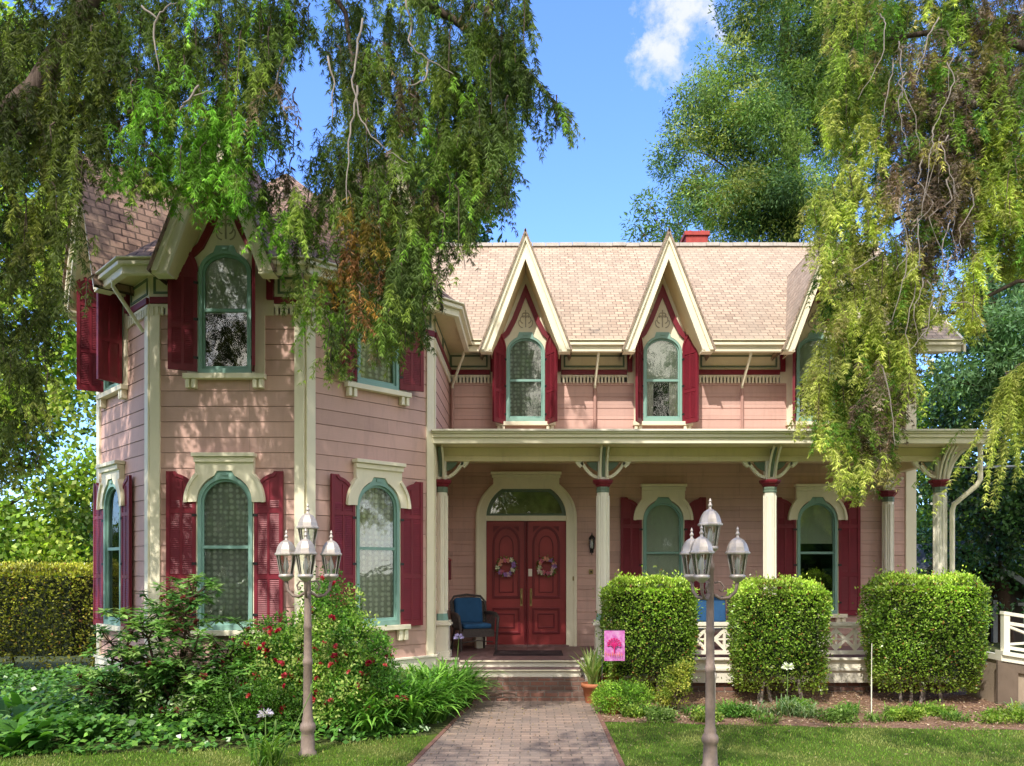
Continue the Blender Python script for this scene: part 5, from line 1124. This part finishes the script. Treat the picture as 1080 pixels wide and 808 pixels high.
def densL(px, py):
    d = .9 if px < 440 else 1.0
    if in_el(px, py, 322, 95, 34, 76): d = .05
    elif in_el(px, py, 300, 178, 30, 34): d = .25
    elif in_el(px, py, 235, 15, 30, 22): d = .5
    if px < 110 and py > 200: d *= .75
    if 55 < px < 115 and 60 < py < 200: d *= .75
    if py < 0: d *= .45
    if py < -200: d *= .5
    if px > 290 and px < 345 and py > 240: d *= .45
    return d
def tintL(s):
    px = s[0] / s[1] * 840 + 560; py = 600 - (s[2] - 2) / s[1] * 840
    if 355 < px < 402 and 205 < py < 320 and random.random() < .6: return random.choice([(.36, .20, .05), (.30, .22, .05), (.22, .11, .05)])
    r = random.random()
    if px < 110: return (.06, .085, .022) if r < .5 else ((.10, .13, .03) if r < .8 else (.16, .18, .04))
    if 130 < px < 270 and py > 80 and r < .6: return (.17, .36, .045)
    if r < .40: return (.075, .115, .03)
    if r < .66: return (.12, .19, .035)
    if r < .86: return (.18, .24, .05)
    if r < .94: return (.20, .36, .05)
    return (.17, .13, .085)
bL = (-6.9, 8.7, 0)
limL = [([(-6.9, 8.7, -.1), (-6.95, 8.7, 2), (-6.85, 8.7, 4.5), (-6.7, 8.7, 6.2), (-6.5, 8.7, 8.2), (-6.4, 8.7, 11)], .42, .20),
        ([(-6.75, 8.7, 6.0), (-6.0, 8.75, 6.75), (-5.45, 8.8, 7.3), (-4.9, 8.85, 8.3), (-4.2, 8.9, 9.4)], .17, .09),
        ([(-6.0, 9.3, 7.0), (-5.2, 9.5, 7.6), (-4.2, 9.5, 7.7)], .07, .02),
        ([(-6.5, 8.7, 8.4), (-4.5, 8.6, 8.9), (-2.5, 8.7, 8.8), (-.9, 8.8, 8.1), (.0, 8.8, 7.45), (.46, 8.85, 6.95)], .10, .006),
        ([(-2.5, 8.7, 8.8), (-2.0, 8.6, 8.0), (-1.85, 8.5, 7.0), (-1.7, 8.5, 6.0)], .035, .01),
        ([(-6.4, 8.7, 9.2), (-5, 8.0, 10.2), (-3, 7.8, 10.4), (-1, 7.8, 9.6)], .15, .04), ([(-6.6, 8.7, 7.2), (-6.1, 9.2, 6.6), (-5.8, 9.3, 5.6)], .09, .03)]
EL = [([(500, -10), (530, 45), (556, 75), (580, 95), (604, 122)], 46, (.15, .62), 8.8), ([(500, 20), (540, 60), (560, 80)], 40, (.3, .9), 8.8), ([(470, 60), (500, 100), (535, 120)], 60, (.4, 1.1), 8.9), ([(500, 120), (520, 160), (532, 200)], 30, (.2, .5), 9.0)]
conifer('weeping_conifer', 'huge dark green weeping conifer hanging over the bay at the left', bL, LX, LY, 9200, (-200, 560, -300), (7.9, 9.75), densL, (.2, .65), tintL, .088, .0088, EL, limL, spread=.90, per=10, droop=.85, step=.036, sway=.22)
# pale dead twigs
def twigs(o, lst, mat='barkg', r=.011):
    b = o.location
    for pts, Y in lst:
        mb = MB(T(-b))
        P = [Vector(W(x, y, Y)) for x, y in pts]; Q = []
        for i in range(len(P) - 1):
            for j in range(4): t = j / 4; q = P[i].lerp(P[i + 1], t); Q.append(q + Vector((random.uniform(-1, 1), random.uniform(-1, 1), random.uniform(-1, 1))) * .015)
        Q.append(P[-1]); mb.tube(Q, [r * (1 - .7 * i / len(Q)) for i in range(len(Q))], 6)
        mb.build('dead_twig', M[mat], o)
cl = [o for o in bpy.data.objects if o.name == 'weeping_conifer'][0]
M['twig'] = paint('pale_twig', (.27, .235, .21), .8, .2, 9, .2)
twigs(cl, [([(424, -5), (434, 20), (430, 45), (440, 55), (460, 68), (478, 78)], 7.85), ([(452, 66), (448, 86), (430, 90)], 7.85), ([(383, 20), (376, 50), (372, 85), (378, 120), (392, 145), (410, 160), (430, 172)], 7.8), ([(378, 90), (370, 130), (368, 170), (366, 215)], 7.8),
           ([(150, 5), (165, 20), (175, 8), (195, 0)], 7.9), ([(165, 20), (162, 45), (168, 75)], 7.9), ([(345, 60), (352, 90), (350, 125)], 7.85), ([(210, 90), (195, 110), (188, 118), (205, 100), (225, 97)], 7.85), ([(300, 60), (290, 95), (300, 120)], 8.2)], 'twig', .012)
# right conifer
def left_edge(py): return np.interp(py, [-450, -50, 0, 60, 130, 175, 200, 215, 260, 300, 345, 395, 480, 530], [945, 885, 868, 882, 874, 896, 868, 858, 872, 868, 876, 862, 862, 890])
RX = [830, 838, 850, 865, 880, 900, 920, 938, 948, 958, 968, 985, 1005, 1030, 1045, 1060, 1080, 1200, 1400]
RY = [420, 470, 485, 490, 505, 522, 518, 500, 455, 400, 335, 335, 345, 362, 285, 300, 300, 380, 300]
def densR(px, py):
    if px < left_edge(py) + random.gauss(0, 4): return 0
    d = 1.0
    if px > 985 and py > 230: d *= .5
    if px > 940 and py < 60: d *= .8
    if py < 0: d *= .45
    if px > 1090: d *= .3
    return d
def tintR(s):
    px = s[0] / s[1] * 840 + 560; py = 600 - (s[2] - 2) / s[1] * 840; r = random.random()
    if (in_el(px, py, 985, 150, 50, 120) and r < .65) or (px > 1020 and py < 110 and r < .5) or (in_el(px, py, 925, 430, 25, 60) and r < .5): return random.choice([(.20, .15, .115), (.15, .105, .08), (.26, .21, .17)])
    if py < 100 and r < .35: return (.06, .10, .02)
    if r < .36: return (.42, .45, .12)
    if r < .58: return (.34, .40, .08)
    if r < .75: return (.20, .28, .05)
    if r < .90: return (.10, .20, .03)
    return (.33, .30, .11)
bR = (8.6, 10.8, 0)
limR = [([(8.6, 10.8, -.1), (8.65, 10.8, 3), (8.5, 10.8, 6), (8.4, 10.9, 9), (8.3, 11, 12)], .45, .22),
        ([(8.5, 10.8, 6.2), (7.6, 10.7, 7.2), (6.6, 10.7, 7.4), (5.6, 10.8, 7.0), (4.6, 10.8, 6.6), (4.0, 10.8, 6.1)], .07, .008),
        ([(8.5, 10.8, 7.5), (7.0, 10.8, 9.0), (5.8, 10.9, 9.4), (4.6, 10.9, 9.2)], .10, .02), ([(8.6, 10.8, 5.2), (7.6, 10.7, 5.9), (6.6, 10.8, 5.9), (5.4, 10.8, 5.3), (4.3, 10.8, 4.9)], .05, .006), ([(8.5, 10.8, 8.6), (7.6, 10.4, 10), (6.2, 10.2, 10.8)], .16, .04)]
ER = [([(850, 395), (870, 392), (890, 400)], 30, (.4, 1.1), 10.8), ([(848, 215), (868, 205)], 16, (.2, .5), 10.9), ([(1058, 400), (1085, 380)], 40, (.8, 1.9), 10.9)]
cr_, _ = conifer('weeping_conifer', 'tall yellow green weeping conifer hanging before the right end of the house', bR, RX, RY, 6200, (832, 1210, -150), (10.1, 11.7), densR, (.2, .65), tintR, .095, .0108, ER, limR, spread=1.1, per=9, droop=.75, step=.04, sway=.25)
tw = []
for i in range(24):
    x = random.gauss(985, 34); y = random.uniform(10, 300); tw.append(([(x, y), (x + random.uniform(-14, 10), y + random.uniform(8, 25)), (x + random.uniform(-22, 14), y + random.uniform(30, 60)), (x + random.uniform(-26, 16), y + random.uniform(62, 95))], random.uniform(9.9, 10.15)))
twigs(cr_, tw + [([(1000, 320), (1020, 318), (1040, 345)], 10.1), ([(930, 385), (940, 420), (944, 470)], 10.05), ([(900, 285), (925, 270), (940, 250)], 10.1)], 'twig', .009)
# ================================================================== TREES BEHIND AND AROUND
def lob(px, py, Y, rpx, rpy, ry=None):
    w = W(px, py, Y); k = Y / 840; return (w[0], w[1], w[2], rpx * k, (ry or rpx * k), rpy * k)
GB = 'trees around the house'
tree('redwood_tree', 'massive green redwood rising behind the main roof left of the yellow green conifer', 'tree', (8.8, 27, 0), 26,
     [lob(795, 140, 26, 52, 60), lob(742, 120, 26, 26, 40), lob(715, 150, 26, 24, 30), lob(700, 178, 26, 16, 18), lob(800, 40, 26, 36, 60), lob(815, -50, 26, 40, 60), lob(830, 205, 26, 55, 50), lob(755, 210, 26, 32, 40), lob(790, 225, 26, 60, 30), lob(728, 190, 26, 22, 30), lob(770, 90, 26, 26, 50), lob(880, 60, 27, 70, 110), lob(900, -120, 27, 70, 70)], 540, 400, .14, .038,
     [(.14, .24, .06), (.20, .30, .07), (.08, .15, .05), (.28, .33, .09), (.05, .11, .045)], M['needle'], M['barkr'], GB, .5, -.3, (.40, .85), .3, .4)
tree('small_conifer', 'small pointed conifer showing above the ridge left of the chimney', 'tree', (4.4, 24, 0), 13, [lob(690, 230, 24, 20, 22), lob(682, 208, 24, 7, 20), lob(715, 232, 24, 22, 20), lob(690, 290, 24, 50, 40)], 60, 120, .16, .05, [(.09, .17, .06), (.13, .22, .07)], M['needle'], M['barkr'], GB, .25, -.1, (.3, .55))
tree('broadleaf_tree', 'dark blue green tree behind the roof between the bay and the first gable', 'tree', (-1.8, 22, 0), 13, [lob(500, 190, 22, 30, 50), lob(495, 235, 22, 36, 26), lob(525, 215, 22, 14, 22), lob(460, 200, 22, 40, 60), lob(480, 300, 22, 70, 50)], 110, 110, .20, .11, [(.02, .07, .035), (.035, .10, .045), (.05, .13, .05)], M['leafg'], M['bark'], GB, .3, -.1, (.35, .7), .3, .4)
tree('maple_tree', 'bright sunlit leafy tree far left beyond the tall hedge', 'tree', (-13.2, 19, 0), 14,
     [lob(20, 250, 18, 80, 60), lob(55, 330, 18, 50, 60), lob(30, 430, 18, 60, 55), lob(55, 520, 18, 42, 50), lob(20, 560, 18, 60, 40), lob(-70, 420, 18, 80, 160), lob(80, 240, 18, 30, 50), lob(0, 100, 18, 90, 90), lob(85, 400, 18, 34, 60), lob(90, 520, 18, 34, 60), lob(70, 590, 18, 60, 30)], 560, 100, .13, .10, [(.34, .46, .08), (.22, .36, .05), (.46, .54, .12), (.12, .22, .04)], M['leaf'], M['barkg'], GB, .32, -.1, (.4, .8), .2, .35)
tree('dark_tree', 'dense dark green tree behind the right porch corner', 'tree', (13, 22, 0), 13,
     [lob(1030, 420, 20, 60, 60), lob(1010, 520, 20, 55, 50), lob(1070, 540, 20, 50, 60), lob(1060, 470, 20, 60, 60), lob(990, 430, 21, 34, 60), lob(1130, 500, 20, 70, 110), lob(1010, 600, 22, 70, 40), lob(1120, 300, 21, 80, 120)], 250, 130, .13, .085, [(.05, .12, .04), (.08, .17, .05), (.14, .25, .05), (.03, .08, .03)], M['leafg'], M['bark'], GB, .35, -.1, (.45, .85), .2, .35)
tree('cedar_tree', 'blue green feathery cedar beside the right eave', 'tree', (11.6, 17.6, 0), 10,
     [lob(1060, 350, 17, 45, 70), lob(1020, 400, 17, 34, 40), lob(1075, 300, 17, 34, 60), lob(1100, 400, 17, 50, 80), lob(1035, 340, 17, 26, 34)], 120, 120, .15, .04, [(.14, .25, .12), (.20, .31, .14), (.08, .17, .07)], M['needle'], M['bark'], GB, .22, -.25, (.25, .5), .3, .3)
tree('lime_tree', 'sunlit lime green tree glimpsed low behind the dark tree at right', 'tree', (14.5, 27, 0), 9,
     [lob(1030, 560, 25, 70, 50), lob(985, 500, 25, 40, 40), lob(1080, 590, 25, 60, 40), lob(1000, 590, 26, 60, 40), lob(985, 440, 26, 40, 30)], 150, 100, .2, .14, [(.22, .34, .04), (.30, .42, .06), (.12, .22, .03)], M['leaf'], M['bark'], GB, .25, -.1, (.5, .9), .2, .35)
# street side trees: behind the viewer, they dapple the path and fill the window reflections
GS = 'street trees in front of the garden'
for lb, x, y, h, lobes, nc in (('shade tree arching over the path from the left of the garden', -3.2, -1.6, 12, [(-3.0, -.5, 9.2, 2.2, 2.2, 1.8), (-1.2, 1.0, 9.4, 1.8, 1.8, 1.4), (-4.5, -2.0, 10.2, 2, 2, 1.6), (.4, -.2, 8.6, 1.8, 1.6, 1.2)], 30),
                               ('shade tree arching over the path from the right of the garden', 4.8, -2.2, 12, [(4.6, -.8, 9.0, 2.2, 2, 1.7), (2.4, .6, 9.0, 1.6, 1.6, 1.2), (6.8, .5, 9.6, 2.2, 2, 1.5)], 30)):
    tree('shade_tree', lb, 'tree', (x, y, 0), h, lobes, nc, 110, .16, .10, [(.07, .14, .03), (.10, .19, .035), (.05, .10, .02)], M['leaf'], M['bark'], GS, .28, -.1, (.35, .65), .45, .35)
for i, (x, y, h) in enumerate(((-16, -14, 13), (-7, -19, 15), (3, -17, 12), (11, -20, 16), (19, -13, 13))):
    tree('street_tree', ['leftmost', 'second', 'middle', 'fourth', 'rightmost'][i] + ' of the five trees along the far side of the street', 'tree', (x, y, 0), h, [(x, y, h * .62, 4, 3, h * .28), (x + 1.8, y, h * .5, 3, 3, h * .2), (x - 2, y, h * .5, 3, 3, h * .22)], 60, 80, .5, .34, [(.09, .17, .03), (.13, .22, .04), (.05, .10, .02)], M['leaf'], M['bark'], GS, .35, -.1, (.9, 1.6), .2, .4)
for lb, cx, cy, wx, h in (('distant mass of street trees across the road in front of the garden', 0, -34, 90, 11), ('distant mass of leafy trees behind the house and its neighbours', 0, 62, 110, 9)):
    n = 16000; x = rng.uniform(-wx, wx, n); top = h * (.7 + .2 * np.sin(x * .21) + .15 * np.sin(x * .53 + 1)); z = top * rng.random(n) ** .8
    tag(leaves('far_woods', np.stack([x, cy + rng.normal(size=n) * 1.5, z], 1), rng.normal(size=(n, 3)), 1.5 + rng.random(n), 1.0, tints(n, [(.07, .14, .03), (.12, .20, .04), (.04, .08, .02)]), M['leaf']), lb, 'woods', kind='stuff')
# ================================================================== LIGHT, SKY, CAMERA
AZ, EL_ = -22, 48
sd = bpy.data.lights.new('sun', 'SUN'); so = bpy.data.objects.new('sun', sd); COL.objects.link(so); sd.energy = 5.0; sd.angle = R(.5); sd.color = (1, .93, .82)
d = Vector((math.sin(R(AZ)) * math.cos(R(EL_)), -math.cos(R(AZ)) * math.cos(R(EL_)), math.sin(R(EL_)))); so.rotation_euler = d.to_track_quat('Z', 'Y').to_euler(); so.location = d * 40
w = bpy.data.worlds.new('World'); SC.world = w; w.use_nodes = True; nt = w.node_tree; nt.nodes.clear()
def wn(t, **k):
    x = nt.nodes.new(t)
    for a, b in k.items():
        if a in x.inputs.keys(): x.inputs[a].default_value = b
        else: setattr(x, a, b)
    return x
sky = wn('ShaderNodeTexSky', sky_type='NISHITA', sun_disc=False, sun_elevation=R(EL_), sun_rotation=R(180 - AZ), air_density=1.0, dust_density=.4, ozone_density=2.0)
tc = wn('ShaderNodeTexCoord'); nrm = wn('ShaderNodeVectorMath', operation='NORMALIZE'); nt.links.new(tc.outputs['Generated'], nrm.inputs[0])
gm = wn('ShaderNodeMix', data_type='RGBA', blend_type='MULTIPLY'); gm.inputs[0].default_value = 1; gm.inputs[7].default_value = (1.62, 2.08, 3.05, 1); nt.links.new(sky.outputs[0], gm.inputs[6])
def cloud(px, py, rad, prev):
    dv = Vector(((px - 560) / 840, 1, (600 - py) / 840)).normalized()
    dist = wn('ShaderNodeVectorMath', operation='DISTANCE'); nt.links.new(nrm.outputs[0], dist.inputs[0]); dist.inputs[1].default_value = dv
    mr = wn('ShaderNodeMapRange'); mr.inputs['From Min'].default_value = 0; mr.inputs['From Max'].default_value = rad; mr.inputs['To Min'].default_value = 1; mr.inputs['To Max'].default_value = 0; nt.links.new(dist.outputs['Value'], mr.inputs[0])
    nz = wn('ShaderNodeTexNoise', Scale=34.0, Detail=8.0, Roughness=.62); nt.links.new(nrm.outputs[0], nz.inputs['Vector'])
    ml = wn('ShaderNodeMath', operation='MULTIPLY_ADD'); nt.links.new(mr.outputs[0], ml.inputs[0]); ml.inputs[1].default_value = .5; nt.links.new(nz.outputs[0], ml.inputs[2])
    rp = wn('ShaderNodeValToRGB'); rp.color_ramp.elements[0].position = .72; rp.color_ramp.elements[1].position = 1.0; rp.color_ramp.elements[1].color = (.85, .85, .85, 1); nt.links.new(ml.outputs[0], rp.inputs[0])
    mx = wn('ShaderNodeMix', data_type='RGBA'); nt.links.new(rp.outputs[0], mx.inputs[0]); nt.links.new(prev, mx.inputs[6]); mx.inputs[7].default_value = (6.5, 6.7, 7, 1); return mx.outputs[2]
c = gm.outputs[2]
for px, py, r_ in ((722, 4, .085), (702, 62, .060), (735, -25, .07), (-350, 300, .3), (1500, 200, .3)): c = cloud(px, py, r_, c)
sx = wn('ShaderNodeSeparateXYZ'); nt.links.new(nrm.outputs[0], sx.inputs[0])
south_fill = wn('ShaderNodeMapRange', interpolation_type='SMOOTHSTEP'); south_fill.inputs['From Min'].default_value = .05; south_fill.inputs['From Max'].default_value = -.35; nt.links.new(sx.outputs[1], south_fill.inputs[0])  # bright unseen clouds added behind the camera as fill light on the facade
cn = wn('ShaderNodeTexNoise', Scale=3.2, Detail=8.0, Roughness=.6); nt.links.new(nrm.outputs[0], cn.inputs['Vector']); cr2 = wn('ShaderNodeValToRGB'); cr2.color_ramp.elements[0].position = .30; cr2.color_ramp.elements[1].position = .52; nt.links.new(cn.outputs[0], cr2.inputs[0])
cm = wn('ShaderNodeMath', operation='MULTIPLY'); nt.links.new(south_fill.outputs[0], cm.inputs[0]); nt.links.new(cr2.outputs[0], cm.inputs[1])
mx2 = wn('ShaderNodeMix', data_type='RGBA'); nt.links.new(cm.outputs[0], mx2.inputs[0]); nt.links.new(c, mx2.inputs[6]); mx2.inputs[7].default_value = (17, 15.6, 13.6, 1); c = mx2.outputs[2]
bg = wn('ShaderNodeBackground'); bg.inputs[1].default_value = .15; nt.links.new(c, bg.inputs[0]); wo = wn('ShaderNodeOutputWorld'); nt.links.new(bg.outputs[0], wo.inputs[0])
cd = bpy.data.cameras.new('camera'); cam = bpy.data.objects.new('camera', cd); COL.objects.link(cam); cam.location = (0, 0, 2.0); cam.rotation_euler = (R(90), 0, 0)
cd.sensor_width = 36; cd.lens = 28; cd.shift_x = -20 / 1080; cd.shift_y = 196 / 1080; cd.clip_end = 2000; cd.clip_start = .05; SC.camera = cam
SC.cycles.max_bounces = 6; SC.cycles.diffuse_bounces = 4; SC.cycles.transmission_bounces = 4; SC.cycles.transparent_max_bounces = 8
SC.view_settings.view_transform = 'Standard'; SC.view_settings.look = 'None'; SC.view_settings.exposure = 0
